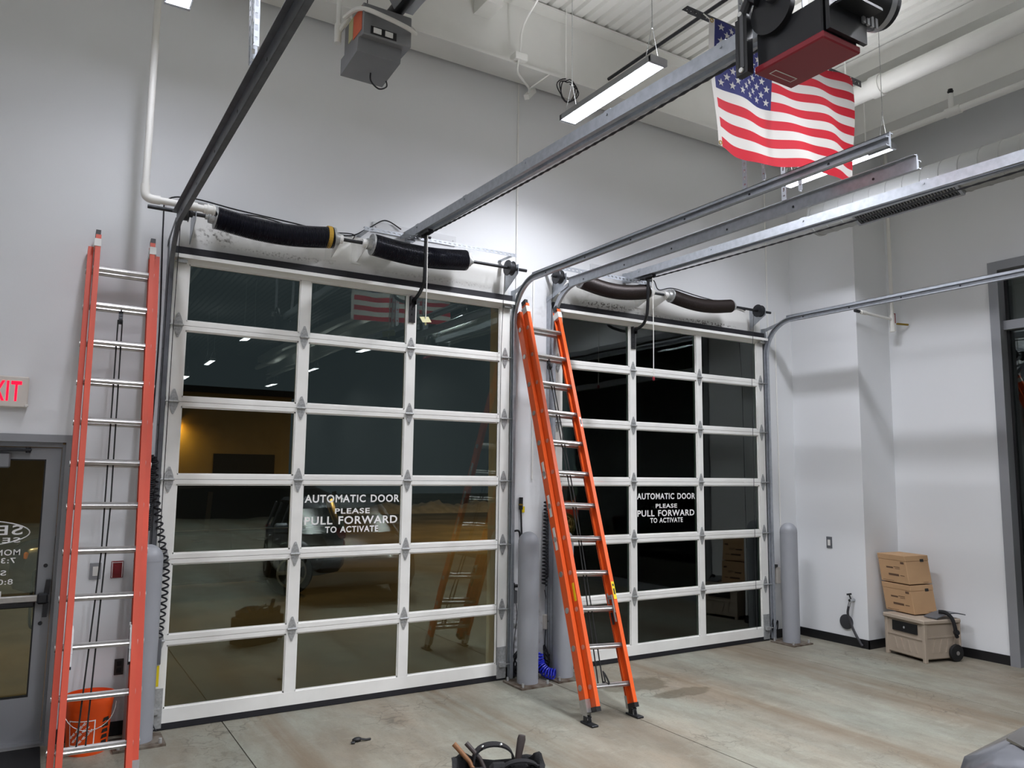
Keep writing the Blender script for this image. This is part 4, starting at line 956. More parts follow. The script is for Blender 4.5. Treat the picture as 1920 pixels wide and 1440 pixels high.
MB().tube(smoothpath([(1.76, -1.2, 5.36), (1.79, -1.47, 5.30), (1.95, -1.57, 5.23), (2.12, -1.56, 5.21), (2.22, -1.48, 5.24), (2.21, -1.4, 5.33)], 6), 0.017, 8).build('gas_hose', 'white_plastic', t, smooth=True)
MB().tube(smoothpath([(1.98, -1.2, 4.99), (1.985, -1.2, 4.92), (2.05, -1.2, 4.875), (2.12, -1.18, 4.92), (2.125, -1.15, 4.99)], 6), 0.006, 6).build('power_cord', 'rubber_black', t, smooth=True)
MB().tube([(1.73, -1.15, 6.8), (1.73, -1.15, 5.2)], 0.018, 10).cyl((1.73, -1.15, 5.17), (1.73, -1.15, 5.32), 0.027, 12).tube([(1.73, -1.15, 5.25), (1.79, -1.22, 5.36)], 0.017, 8).build('gas_pipe', 'steel_white', t, smooth=True)
MB().lathe([(0.02, 0), (0.045, 0.02), (0.045, 0.05), (0.02, 0.07)], (1.85, -1.25, 5.34), 16).build('gas_valve', 'hinge_steel', t, smooth=True)
MB().piece().tube([(1.9, -1.3, 5.34), (1.9, -1.3, 6.79)], 0.004, 5).piece().tube([(2.14, -3.0, 5.60), (2.16, -3.0, 6.79)], 0.004, 5).build_each('hanger_chain', 'steel_dark', t)

# ------------------------------------------------------------------ ladders
def ladder(label, B, T, s0, sp, m_rail, stickers):
    B, T = Vector(B), Vector(T); d = (T - B).normalized()
    X = Vector((1, 0, 0)); X = (X - d * X.dot(d)).normalized(); Nn = d.cross(X)        # Nn points to the wall
    if Nn.y < 0: Nn = -Nn
    t = thing('extension_ladder', label, 'ladder', B)
    top = s0 + sp * 11 + 0.27
    def rail(mb, off, xo, sg, a, b, w=0.036, h=0.084, th=0.006):
        o = B + Nn * off + X * xo
        P = [(0, -h / 2), (0, h / 2), (-sg * w, h / 2), (-sg * w, h / 2 - th), (-sg * th, h / 2 - th), (-sg * th, -h / 2 + th), (-sg * w, -h / 2 + th), (-sg * w, -h / 2)]
        n = len(P); vs = [o + X * p[0] + Nn * p[1] + d * a for p in P] + [o + X * p[0] + Nn * p[1] + d * b for p in P]
        mb.add(vs, [(i, (i + 1) % n, n + (i + 1) % n, n + i) for i in range(n)] + [tuple(range(n)), tuple(range(n, 2 * n))])
    def rung(mb, s, off, half, r):
        c = B + d * s + Nn * off; n = 14; vs = []
        for e in (-half, half):
            for i in range(n):
                a = 2 * PI * i / n; rr = r * (0.82 if i % 2 else 1.0); vs.append(c + X * e + Nn * (rr * math.cos(a)) + d * (rr * math.sin(a)))
        mb.add(vs, [(i, (i + 1) % n, n + (i + 1) % n, n + i) for i in range(n)] + [tuple(range(n)), tuple(range(n, 2 * n))])
    fo, bo = 0.0, 0.074
    for sg in (-1, 1):
        m = MB(); rail(m, fo, sg * 0.205, sg, 0.10, top); m.build('fly_rail', m_rail, t)
        m = MB(); rail(m, bo, sg * 0.248, sg, 0.13, top - 0.07); m.build('base_rail', m_rail, t)
    bs = B.z
    for i in range(12):
        s = s0 + sp * i; m = MB(); rung(m, s, fo, 0.199, 0.021)
        for sg in (-1, 1):
            c = B + d * s + X * (sg * 0.205); m.cyl(c, c + X * (sg * 0.004), 0.02, 12)
        r = m.build('rung', 'rung_aluminum', t, smooth=True, ang=20)
        m = MB(); rung(m, s + 0.006, bo, 0.242, 0.021)
        for sg in (-1, 1):
            c = B + d * (s + 0.006) + Nn * bo + X * (sg * 0.248); m.cyl(c, c + X * (sg * 0.006), 0.024, 14)
        m.build('rung', 'rung_aluminum', t, smooth=True, ang=20)
    for sg in (-1, 1):
        c = B + X * (sg * 0.19)
        MB().obox(c + d * (top + 0.02), X * 0.034, Nn * 0.07, d * 0.05).build('end_cap', 'black_plastic', t)
        MB().obox(c + d * (top - 0.07), X * 0.046, Nn * 0.092, d * 0.065).build('top_collar', 'sticker_white', t, label='white collar near the top of the rail')
        MB().obox(c + d * (0.10), X * 0.044, Nn * 0.09, d * 0.035).build('rail_boot', 'black_plastic', t)
        # foot of the base section
        cb = B + Nn * bo + X * (sg * 0.230); sz = 0.0 - cb.z
        kf = cb + d * 0.16
        MB().obox(cb + d * 0.135, X * 0.046, Nn * 0.092, d * 0.10).obox(cb + d * 0.09 + X * 0.018, X * 0.004, Nn * 0.06, d * 0.12).obox(cb + d * 0.09 - X * 0.018, X * 0.004, Nn * 0.06, d * 0.12).build('foot_bracket', 'rung_aluminum', t)
        pz = cb + d * ((0.02 - cb.z) / d.z)
        fp = MB().rbox(pz.x - 0.032, pz.x + 0.032, pz.y - 0.10, pz.y + 0.06, 0.0, 0.016, 0.004).box(pz.x - 0.022, pz.x + 0.022, pz.y - 0.02, pz.y + 0.03, 0.016, 0.06); fp.build('foot_pad', 'steel_dark', t)
    # fly locks
    for sg in (-1, 1):
        m = MB(); c = B + d * (s0 + sp * 2) + X * (sg * 0.165)
        m.obox(c - Nn * 0.028 + d * 0.03, X * 0.012, Nn * 0.012, d * 0.15); m.obox(c - Nn * 0.0 + d * 0.10, X * 0.010, Nn * 0.06, d * 0.014); m.obox(c + Nn * 0.028 + d * 0.085, X * 0.010, Nn * 0.010, d * 0.09)
        m.obox(c - Nn * 0.02 - d * 0.07, X * 0.012, Nn * 0.012, d * 0.10); m.obox(c + X * (sg * 0.015) + d * 0.09, X * 0.03, Nn * 0.03, d * 0.03)
        m.build('rung_lock', 'rung_aluminum', t)
        MB().obox(c + Nn * 0.02 - d * 0.085, X * 0.014, Nn * 0.014, d * 0.10).build('lock_spring', 'steel_dark', t)
    # rope and pulley
    p = B + d * (s0 + sp * 10 - 0.09) + Nn * 0.035
    MB().cyl(p - X * 0.01, p + X * 0.01, 0.032, 16).obox(p + d * 0.03, X * 0.028, Nn * 0.02, d * 0.07).tube([p + d * 0.05, p + d * 0.09 - Nn * 0.02], 0.006, 6).build('pulley', 'steel_dark', t)
    ro = MB(); e = B + d * (s0 + 0.01)
    ro.tube([p + X * 0.012, B + d * (s0 + sp * 5) + Nn * 0.035 + X * 0.008, e + Nn * 0.03 - X * 0.05], 0.0055, 6)
    ro.tube([p - X * 0.016 , B + d * (s0 + sp * 4) + Nn * 0.033 - X * 0.03, e + Nn * 0.028 - X * 0.10], 0.0055, 6)
    if stickers: ro.tube(smoothpath([e - X * 0.05 + Nn * 0.02 + d * 0.02, e - X * 0.03 - Nn * 0.025, e - X * 0.045 + d * 0.09, e - X * 0.06 - Nn * 0.02 + d * 0.02, e - X * 0.05 + d * 0.10], 5), 0.007, 6)
    ro.build('rope', 'rope_black', t, smooth=True)
    if stickers:
        for s, h, mm in ((2.36, 0.16, 'sticker_white'), (2.02, 0.20, 'sticker_white'), (1.72, 0.20, 'sticker_white')):
            c = B + d * (s - s0 + 0.05) + Nn * bo - X * 0.2495
            MB().obox(c, X * 0.002, Nn * 0.034, d * h).build('label_sticker', mm, t)
        c = B + d * 1.02 + X * (0.188) - Nn * 0.0435
        y_ = MB().obox(c, X * 0.030, Nn * 0.002, d * 0.15).build('warning_sticker', 'sticker_yellow', t, label='yellow warning sticker on the right rail')
        MB().obox(c + d * 0.045, X * 0.015, Nn * 0.004, d * 0.02).obox(c - d * 0.01, X * 0.015, Nn * 0.004, d * 0.05).build('sticker_print', 'ink_black', y_)
        c = B + d * 1.02 - X * 0.207 - Nn * 0.012
        MB().obox(c, X * 0.002, Nn * 0.028, d * 0.15).build('warning_sticker', 'sticker_yellow', t, label='yellow warning sticker on the left rail')
        c = B + d * 2.62 + X * 0.188 - Nn * 0.0435
        w_ = MB().obox(c, X * 0.020, Nn * 0.002, d * 0.10).build('label_sticker', 'sticker_white', t)
        MB().obox(c, X * 0.010, Nn * 0.004, d * 0.05).build('sticker_print', 'ink_black', w_)
    return t
ladder('faded red-orange extension ladder leaning beside the man door in front of the orange bucket', (0.4225, -1.15, 0), (0.4755, -0.075, 3.6), 0.285, 0.3005, 'fiberglass_faded', False)
ladder('bright orange extension ladder leaning on the wall between the two overhead doors', (4.083, -1.538, 0.0145), (4.282, -0.110, 3.588), 0.268, 0.3057, 'fiberglass_orange', True)

# ------------------------------------------------------------------ bollards
def bollard(label, x, y):
    t = thing('bollard', label, 'bollard', (x, y, 0))
    r = 0.10; prof = [(r, 0.016), (r, 1.30)]
    for i in range(1, 9): prof.append((r * math.cos(PI / 2 * i / 8) + 0.0005, 1.30 + r * 1.05 * math.sin(PI / 2 * i / 8)))
    MB().lathe(prof, (x, y, 0), 32).build('post', 'bollard_gray', t, smooth=True)
    MB().lathe([(r + 0.001, 1.282), (r + 0.0015, 1.288), (r + 0.001, 1.294)], (x, y, 0), 32).build('cap_seam', 'bollard_gray', t, smooth=True)
    MB().box(x - 0.17, x + 0.17, y - 0.17, min(y + 0.17, -0.07), 0, 0.016).build('base_plate', 'plate_rust', t)
    b = MB()
    for sx in (-0.135, 0.135):
        for sy in (-0.135, 0.135):
            if y + sy < -0.09: b.piece().cyl((x + sx, y + sy, 0.016), (x + sx, y + sy, 0.05), 0.012, 6)
    b.build_each('anchor_bolt', 'hinge_steel', t)
bollard('gray steel bollard right behind the faded ladder by the near door', 0.762, -0.20)
bollard('gray bollard standing clear at the right end of the near door', 4.07, -0.235)
bollard('gray bollard half hidden behind the orange ladder', 4.50, -0.20)
bollard('gray bollard in the far corner past the second overhead door', 7.77, -0.235)

# ------------------------------------------------------------------ things on and by the back wall
t = thing('exit_sign', 'white wall sign with red letters above the man door', 'exit sign', (-0.23, WY, 2.38))
MB().rbox(-0.385, -0.078, WY - 0.055, WY, 2.385, 2.61, 0.008).build('sign_box', 'exit_white', t)
q = MB(); text_into(q, 'EXIT', -0.355, -0.122, 2.43, 2.575, WY - 0.0565, bold=0.02); q.build('sign_letters', 'exit_red', t)
MB().lathe([(0.012, 0), (0.014, 0.012), (0.008, 0.02)], (-0.085, WY - 0.05, 2.40), 12, (0, -1, 0)).build('test_button', 'white_plastic', t)
def plate(name, label, cat, x, z, w, h, m, parts):
    t = thing(name, label, cat, (x, WY, z)); MB().rbox(x - w / 2, x + w / 2, WY - 0.008, WY, z - h / 2, z + h / 2, 0.002).build('cover_plate', m, t)
    for pn, pm, dx, dz, pw, ph in parts: MB().box(x + dx - pw / 2, x + dx + pw / 2, WY - 0.013, WY - 0.008, z + dz - ph / 2, z + dz + ph / 2).build(pn, pm, t)
plate('light_switch', 'steel light switch plate with white rocker seen through the faded ladder', 'switch', 0.435, 1.20, 0.075, 0.12, 'anodized', [('rocker', 'white_plastic', 0, 0, 0.035, 0.068)])
plate('control_plate', 'dark red control plate with white borders behind the faded ladder', 'wall plate', 0.58, 1.205, 0.082, 0.125, 'plate_red', [('border', 'vinyl_white', -0.034, 0, 0.004, 0.115), ('border', 'vinyl_white', 0.034, 0, 0.004, 0.115), ('border', 'vinyl_white', 0, 0.052, 0.06, 0.003), ('key_switch', 'red_paint', 0, 0, 0.03, 0.06)])
plate('wall_outlet', 'dark wall outlet above the orange bucket', 'outlet', 0.635, 0.49, 0.062, 0.115, 'outlet_brown', [('socket', 'black_plastic', 0, 0.026, 0.034, 0.034), ('socket', 'black_plastic', 0, -0.026, 0.034, 0.034)])
# bucket
t = thing('bucket', 'orange plastic bucket on the floor behind the faded ladder', 'bucket', (0.44, -0.20, 0))
bk = [(0.125, 0.0), (0.128, 0.01), (0.147, 0.30), (0.150, 0.305), (0.150, 0.325), (0.153, 0.33), (0.155, 0.375), (0.159, 0.378), (0.159, 0.385), (0.151, 0.385), (0.143, 0.31), (0.12, 0.012)]
MB().lathe(bk, (0.44, -0.2, 0), 40).build('bucket_body', 'bucket_orange', t, smooth=True)
hp = []
for i in range(17):
    a = -0.2 + (PI + 0.4) * i / 16; hp.append((0.44 + 0.162 * math.cos(a) , -0.2 - 0.10 * max(math.sin(a), 0) - 0.07, 0.33 - 0.15 * max(math.sin(a), 0)))
MB().tube(hp, 0.003, 6).build('wire_handle', 'rung_aluminum', t, smooth=True)
def on_bucket(mb, poly, a0, z0, sc, r_out=0.003):
    """flat print wrapped on the bucket side, a0 = angle"""
    vs = []
    for px, pz in poly:
        z = z0 + pz * sc; r = 0.128 + 0.019 * (z - 0.01) / 0.29 + r_out; a = a0 + px * sc / 0.14
        vs.append((0.44 + r * math.cos(a), -0.2 + r * math.sin(a), z))
    mb.add(vs, [tuple(range(len(vs)))])
AB = -PI / 2 - 0.35
pr = MB()
for (x0, z0, x1, z1) in ((-0.5, -0.5, 0.5, -0.46), (-0.5, 0.46, 0.5, 0.5), (-0.5, -0.5, -0.46, 0.5), (0.46, -0.5, 0.5, 0.5)):
    n = 6
    for i in range(n):
        a, b = x0 + (x1 - x0) * i / n, x0 + (x1 - x0) * (i + 1) / n
        on_bucket(pr, [(a, z0), (b, z0), (b, z1), (a, z1)], AB, 0.155, 0.17)
for i, (px, pz) in enumerate(((-0.32, -0.28), (-0.2, -0.16), (-0.06, -0.02), (0.08, 0.12), (0.2, 0.24))):
    for ox, oz in ((0, 0), (0.14, -0.14), (-0.12, 0.14)):
        x, z = px + ox, pz + oz
        on_bucket(pr, [(x - 0.05, z - 0.06), (x - 0.02, z - 0.08), (x + 0.06, z + 0.05), (x + 0.03, z + 0.07)], AB, 0.155, 0.17)
        on_bucket(pr, [(x + 0.01, z - 0.05), (x + 0.03, z - 0.07), (x + 0.10, z + 0.02), (x + 0.08, z + 0.04)], AB, 0.155, 0.17)
pr.build('printed_emblem', 'vinyl_white', t)
pw = MB()
for i in range(5): on_bucket(pw, [(-0.16, -0.5 + i * 0.2), (0.16, -0.5 + i * 0.2), (0.12, -0.36 + i * 0.2), (-0.12, -0.36 + i * 0.2)], AB + 1.15, 0.155, 0.19)
pw.build('printed_warning', 'ink_black', t)
# coil cords by the near door
def coil_cord(label, path, r, turns, wr=0.007, m='rubber_black'):
    mesh_thing(MB().tube(helix(smoothpath(path, 6), r, turns), wr, 6), 'coil_cord', m, label, 'cord', path[-1])
coil_cord('black coiled cord hanging straight along the faded ladder rail above the near bollard', [(0.765, -0.07, 2.06), (0.755, -0.08, 1.8), (0.745, -0.08, 1.5)], 0.024, 34)
coil_cord('stretched black coiled cord hanging along the edge of the near overhead door', [(0.775, -0.09, 2.05), (0.80, -0.09, 1.75), (0.86, -0.075, 1.42), (0.905, -0.06, 1.2), (0.90, -0.06, 0.95), (0.885, -0.06, 0.70)], 0.023, 26)
coil_cord('black coiled cord hanging on the wall behind the orange ladder', [(4.43, 0.0, 1.68), (4.42, 0.0, 1.3), (4.41, 0.0, 0.85)], 0.024, 24)
coil_cord('tightly coiled black cord beside the gray bollard behind the orange ladder', [(4.475, 0.01, 1.58), (4.475, 0.01, 1.25), (4.47, 0.01, 0.92)], 0.02, 40)
coil_cord('bright blue coiled air hose on the floor between the bollards', [(4.27, -0.10, 0.235), (4.28, -0.13, 0.13), (4.31, -0.20, 0.07), (4.36, -0.27, 0.06)], 0.048, 11, 0.0075, 'blue_hose')
t = thing('sensor_box', 'gray sensor box with yellow label at the left foot of the near door', 'sensor', (0.868, 0, 0.3))
MB().rbox(0.848, 0.905, -0.075, -0.03, 0.50, 0.68, 0.005).build('case', 'gray_plastic', t); MB().box(0.852, 0.90, -0.06, -0.04, 0.34, 0.49).build('warning_label', 'sticker_yellow', t)
MB().tube(smoothpath([(0.865, -0.065, 0.5), (0.87, -0.072, 0.4), (0.858, -0.072, 0.2), (0.875, -0.07, 0.08), (0.90, -0.09, 0.03)], 6), 0.005, 6).build('wire', 'rubber_black', t)
t = thing('pressure_gauge_wand', 'black tire gauge wand with yellow tag on the wall left of the orange ladder', 'gauge', (4.16, WY, 1.25))
MB().cyl((4.15, WY - 0.02, 1.60), (4.152, WY - 0.02, 1.72), 0.02, 10).tube([(4.15, WY - 0.02, 1.62), (4.165, WY - 0.02, 1.3), (4.17, WY - 0.03, 1.2)], 0.009, 8).build('wand', 'black_plastic', t, smooth=True)
MB().box(4.165, 4.195, WY - 0.02, WY - 0.012, 1.57, 1.63).build('tag', 'sticker_yellow', t); MB().cyl((4.15, WY - 0.02, 1.64), (4.151, WY - 0.02, 1.655), 0.022, 10).build('collar', 'brass', t)
mesh_thing(MB().tube(smoothpath([(4.06, WY - 0.03, 1.39), (4.10, WY - 0.06, 1.395), (4.125, WY - 0.05, 1.34), (4.13, WY - 0.03, 1.22), (4.145, WY - 0.03, 1.05)], 6), 0.010, 8), 'wall_hook', 'black_plastic', 'bent black hook on the wall behind the clear-standing bollard', 'hook', (4.06, WY, 1.2))
t = thing('photo_eye', 'photo eye on a black bracket at the right edge of the near door', 'sensor', (4.07, WY, 0.8))
MB().box(4.045, 4.12, WY - 0.08, WY, 0.855, 0.875).box(4.045, 4.052, WY - 0.08, WY, 0.83, 0.90).build('bracket', 'black_plastic', t); MB().box(4.055, 4.10, WY - 0.05, WY - 0.005, 0.70, 0.82).build('box', 'gray_plastic', t)
mesh_thing(MB().rbox(4.43, 4.49, WY - 0.05, WY, 0.42, 0.56, 0.005), 'sensor_box', 'exit_white', 'small pale sensor box low on the wall between the two middle bollards', 'sensor', (4.46, WY, 0.42), smooth=False)
t = thing('photo_eye', 'photo eye with black bracket behind the far corner bollard', 'sensor', (7.74, WY, 0.8))
MB().box(7.73, 7.80, WY - 0.10, WY, 0.86, 0.89).build('bracket', 'black_plastic', t); MB().rbox(7.78, 7.86, WY - 0.09, WY - 0.03, 0.66, 0.86, 0.005).build('box', 'exit_white', t)
for x0, lb in ((4.08, 'tangled black wiring at the floor between the near door and the clear-standing bollard'), (7.74, 'tangled black wiring at the floor behind the far corner bollard'), (4.44, 'tangled black wiring behind the bollard half hidden by the ladder')):
    m = MB(); rnd = random.Random(int(x0 * 100))
    for i in range(4):
        p = [(x0 + rnd.uniform(-0.05, 0.06), rnd.uniform(-0.05, WY - 0.03), rnd.uniform(0.02, 0.28)) for _ in range(5)]; m.tube(smoothpath(p, 5), 0.007, 5)
    m.tube(smoothpath([(x0 + 0.02, WY - 0.02, 0.02), (x0, WY - 0.03, 0.3), (x0 + 0.03, WY - 0.03, 0.6), (x0 + 0.0, WY - 0.02, 0.8)], 6), 0.004, 5)
    m.box(x0 - 0.02, x0 + 0.05, WY - 0.06, WY - 0.015, 0.03, 0.10)
    mesh_thing(m, 'wire_tangle', 'rubber_black', lb, 'wires', (x0, WY, 0.02))
# ------------------------------------------------------------------ far corner
PX = 8.29
t = thing('wall_outlet', 'gray wall outlet on the pilaster beside the far corner bollard', 'outlet', (PX, -0.41, 1.17))
MB().box(PX - 0.008, PX, -0.45, -0.375, 1.10, 1.235).build('cover_plate', 'gray_plastic', t); MB().box(PX - 0.012, PX - 0.008, -0.43, -0.395, 1.13, 1.20).build('socket', 'white_plastic', t)
t = thing('hose_bib', 'wall faucet with short hanging hose left of the storage box', 'faucet', (PX, -0.72, 0.6))
MB().cyl((PX, -0.72, 0.53), (PX - 0.09, -0.72, 0.53), 0.016, 10).cyl((PX - 0.07, -0.72, 0.53), (PX - 0.09, -0.71, 0.46), 0.016, 10).build('spigot', 'chrome', t, smooth=True)
MB().cyl((PX - 0.06, -0.72, 0.54), (PX - 0.06, -0.70, 0.585), 0.008, 8).cyl((PX - 0.06, -0.70, 0.585), (PX - 0.06, -0.695, 0.605), 0.028, 12).build('knob', 'black_plastic', t)
MB().tube(smoothpath([(PX - 0.09, -0.71, 0.47), (PX - 0.07, -0.68, 0.36), (PX - 0.04, -0.72, 0.2), (PX - 0.03, -0.80, 0.06), (PX - 0.03, -0.83, 0.03)], 8), 0.014, 8).build('hose', 'rubber_hose', t, smooth=True)
MB().lathe([(0.075, 0), (0.085, 0.005), (0.085, 0.02), (0.06, 0.028), (0.015, 0.03)], (PX, -0.615, 0.265), 28, (-1, 0, 0)).build('disc_flange', 'rubber_hose', t, smooth=True)
# storage box, local frame: +x to the right wall, y along its front
t = thing('hose_storage_box', 'taupe plastic storage box on black wheels in the far right corner', 'storage box', (8.215, -1.60, 0), rz=math.radians(-13))
SD, SW, SH = 0.48, 0.53, 0.40
def lb(m): return m
b = MB(); b.rbox(0, SD, 0, SW, 0.03, SH, 0.012)
for px_, py_ in ((0.0, 0.0), (0.0, SW), (SD, 0.0), (SD, SW)): b.rbox(px_ - 0.012, px_ + 0.028 if px_ == 0 else px_ + 0.012, py_ - 0.012 if py_ == 0 else py_ - 0.028, py_ + 0.028 if py_ == 0 else py_ + 0.012, 0.0, SH, 0.004)
for i in range(4):
    b.prism([(0.10 + 0.09 * i, 0.08), (0.125 + 0.09 * i, 0.08), (0.16 + 0.09 * i, 0.20), (0.135 + 0.09 * i, 0.20)], (-0.006, 0, 0), (0, 1, 0), (0, 0, 1), (0.008, 0, 0))
    b.prism([(0.10 + 0.09 * i, 0.10), (0.125 + 0.09 * i, 0.10), (0.16 + 0.09 * i, 0.24), (0.135 + 0.09 * i, 0.24)], (0, -0.006, 0), (1, 0, 0), (0, 0, 1), (0, 0.008, 0))
b.box(-0.008, 0.0, 0.03, SW - 0.03, 0.225, 0.24); b.box(0.03, SD - 0.03, -0.008, 0, 0.255, 0.27)
b.build('box_body', 'box_taupe', t, local=True)
MB().rbox(-0.03, SD + 0.01, -0.025, SW + 0.02, SH, SH + 0.045, 0.010).build('lid', 'box_taupe', t, local=True)
MB().box(-0.012, 0.0, 0.09, SW - 0.10, 0.275, 0.38).build('opening_panel', 'black_plastic', t, local=True, label='black opening in the front of the box')
MB().cyl((-0.018, 0.26, 0.325), (-0.012, 0.26, 0.325), 0.014, 12).build('latch', 'chrome', t, local=True)
for yy, yo in ((-0.045, -0.005), (SW + 0.005, SW + 0.045)):
    wh = MB().lathe([(0.03, 0), (0.085, 0.004), (0.09, 0.01), (0.09, 0.032), (0.085, 0.038), (0.03, 0.04)], (SD - 0.08, yy, 0.09), 28, (0, 1, 0)).build('wheel', 'tire', t, smooth=True, local=True)
    MB().cyl((SD - 0.08, yy - 0.004, 0.09), (SD - 0.08, yy + 0.044, 0.09), 0.022, 14).build('hub', 'rung_aluminum', wh, local=True)
# cardboard boxes leaning on the lid
def carton(label, base, rz, tilt, w, d, h):
    t = thing('cardboard_box', label, 'box', base, rz=rz)
    t.rotation_euler = (tilt[0], tilt[1], rz); WM[t.name] = Matrix.Translation(base) @ t.rotation_euler.to_matrix().to_4x4()
    def lean(m):
        m.v = [(x - 0.05 * z, y + 0.10 * z, z) for x, y, z in m.v]; return m
    k = MB().rbox(0, d, 0, w, 0, h - 0.056, 0.004); k.cur = 1
    lean(MB().rbox(-0.002, d + 0.002, -0.002, w + 0.002, h - 0.055, h + 0.003, 0.003)).build('lid', 'cardboard', t, local=True)
    for (y0, y1, z0, z1) in ((0.20, 0.30, 0.155, 0.172), (0.10, 0.19, 0.172, 0.178), (0.10, 0.17, 0.155, 0.160), (0.13, 0.28, 0.075, 0.098), (0.05, 0.11, 0.083, 0.090), (0.03, 0.08, 0.215, 0.24), (0.22, 0.38, 0.015, 0.019)): k.box(-0.0015, 0, y0, y1, z0, z1)
    k.box(0.20, 0.27, -0.0015, 0, 0.015, 0.019)
    lean(k).build('carton_body', ['cardboard', 'cardboard_ink'], t, local=True)
    lean(MB().rbox(d * 0.62, d * 0.78, -0.005, -0.0025, h - 0.085 + 0.02, h - 0.055 + 0.02, 0.001)).build('hand_hole', 'ink_black', t, local=True)
    return t
cz = SH + 0.045
carton('lower cardboard carton standing on the taupe storage box lid', (8.38, -1.40, cz + 0.012), math.radians(-13), (0.0, -0.02, 0), 0.41, 0.32, 0.305)
carton('upper cardboard carton stacked on the other carton in the corner', (8.365, -1.362, cz + 0.332), math.radians(-14), (0.0, -0.02, 0), 0.41, 0.32, 0.305)
# gray moulded panel and black strap on the lid
m = MB(); pts = []
for i in range(9):
    a = i / 8; pts.append((a, 0.02 + 0.035 * math.sin(PI * a) + 0.02 * a))
m.prism([(-0.02 + 0.42 * a, z) for a, z in pts] + [(-0.02 + 0.42 * a, z - 0.012) for a, z in reversed(pts)], (8.38, -1.66, cz - 0.001), (0.97, -0.2, 0), (0, 0, 1), (0.03, 0.16, 0))
mesh_thing(m, 'gray_panel', 'gray_plastic', 'curved gray plastic panel lying on the storage box lid', 'panel', (8.4, -1.6, cz), smooth=False)
t = thing('black_strap', 'black strap draped over the right edge of the storage box', 'strap', (8.55, -1.76, 0.4))
MB().tube(smoothpath([(8.46, -1.62, cz + 0.075), (8.49, -1.68, cz + 0.07), (8.505, -1.735, cz + 0.02), (8.51, -1.76, cz - 0.06), (8.525, -1.765, cz - 0.15), (8.54, -1.765, cz - 0.175)], 6), [0.02] * 31, 8).build('strap', 'bag_fabric', t, smooth=True)
MB().cyl((8.515, -1.785, cz - 0.12), (8.525, -1.755, cz - 0.13), 0.028, 14).build('buckle', 'black_plastic', t)

# ------------------------------------------------------------------ floor things
rebase(tag(MB().rbox(-1.0, 0.165, -1.3, 0.02, 0.0, 0.012, 0.004).build('floor_mat', 'mat_black'), 'black floor mat in front of the man door', 'mat'), (-0.4, -0.6, 0))
m = MB(); m.sphere((2.14, -0.95, 0.016), 0.03, 8, 5, (1.3, 0.8, 0.55)); m.tube([(2.15, -0.95, 0.02), (2.2, -0.97, 0.012), (2.24, -0.96, 0.008)], 0.008, 6); m.sphere((2.10, -0.98, 0.010), 0.016, 7, 4, (1.2, 1, 0.6))
mesh_thing(m, 'debris', 'black_plastic', 'small dark scrap lying on the open floor before the near door', 'debris', (2.14, -0.95, 0))
# tool bag: open-top bag with pockets and tools
t = thing('tool_bag', 'black tool bag full of hand tools at the bottom of the photo', 'tool bag', (2.30, -2.70, 0), rz=math.radians(-22))
bw, bdp, bh = 0.50, 0.28, 0.36
rb_ = random.Random(11)
def bag_ring(k, z, n=44, jit=0.006):
    out = []
    for i in range(n):
        a = 2 * PI * i / n; c, q = math.cos(a), math.sin(a)
        x = bw / 2 * k * abs(c) ** 0.5 * (1 if c >= 0 else -1); y = bdp / 2 * k * abs(q) ** 0.6 * (1 if q >= 0 else -1)
        zz = z + (0.022 * math.sin(3 * a + 0.6) + 0.012 * math.sin(7 * a) if z > bh * 0.7 else 0)
        out.append((x + rb_.uniform(-jit, jit), y + rb_.uniform(-jit, jit), zz))
    return out
sh = MB(); rings = [bag_ring(0.92, 0.0, jit=0.0), bag_ring(1.0, 0.04), bag_ring(1.03, 0.14), bag_ring(1.0, 0.25), bag_ring(1.0, bh - 0.03), bag_ring(1.02, bh), bag_ring(0.93, bh - 0.005), bag_ring(0.90, bh - 0.06), bag_ring(0.86, 0.10)]
loft_v = [p for r_i in rings for p in r_i]; nn_ = 44
sh.add(loft_v, [(i * nn_ + j, i * nn_ + (j + 1) % nn_, (i + 1) * nn_ + (j + 1) % nn_, (i + 1) * nn_ + j) for i in range(len(rings) - 1) for j in range(nn_)] + [tuple(range(nn_ - 1, -1, -1)), tuple(range((len(rings) - 1) * nn_, len(rings) * nn_))])
sh.build('bag_body', 'bag_fabric', t, smooth=True, local=True, ang=70)
dv = MB()
for i in range(3): dv.piece().rbox(-0.17 + 0.12 * i, -0.07 + 0.12 * i, -0.09 + 0.03 * i, -0.02 + 0.03 * i, 0.10, bh + 0.0 + 0.012 * (i % 2), 0.02)
dv.build_each('inner_pouch', 'bag_fabric', t, local=True)
def band(m, x0, x1, y, z0, hgt, wy, th=0.010, skew=0.0):
    n = 16; vs = []
    for i in range(n + 1):
        a = PI * i / n; x = (x0 + x1) / 2 - (x1 - x0) / 2 * math.cos(a); z = z0 + hgt * math.sin(a) ** 0.7; yy = y + skew * math.sin(a)
        nx, nz = -math.cos(a), math.sin(a)
        for sy, so in ((-1, 0), (1, 0), (1, 1), (-1, 1)): vs.append((x + nx * th * so, yy + sy * wy / 2, z + nz * th * so))
    fs = [(i * 4 + j, i * 4 + (j + 1) % 4, (i + 1) * 4 + (j + 1) % 4, (i + 1) * 4 + j) for i in range(n) for j in range(4)] + [(3, 2, 1, 0), tuple(range(n * 4, n * 4 + 4))]
    m.add(vs, fs)
fl_ = MB(); fl_.piece(); band(fl_, -0.12, 0.10, 0.10, bh - 0.03, 0.085, 0.07, skew=0.03); fl_.piece(); band(fl_, 0.02, 0.22, -0.03, bh - 0.05, 0.07, 0.05, skew=-0.02)
fl_.build_each('bag_handle', 'bag_fabric', t, smooth=True, local=True)
pk = MB()
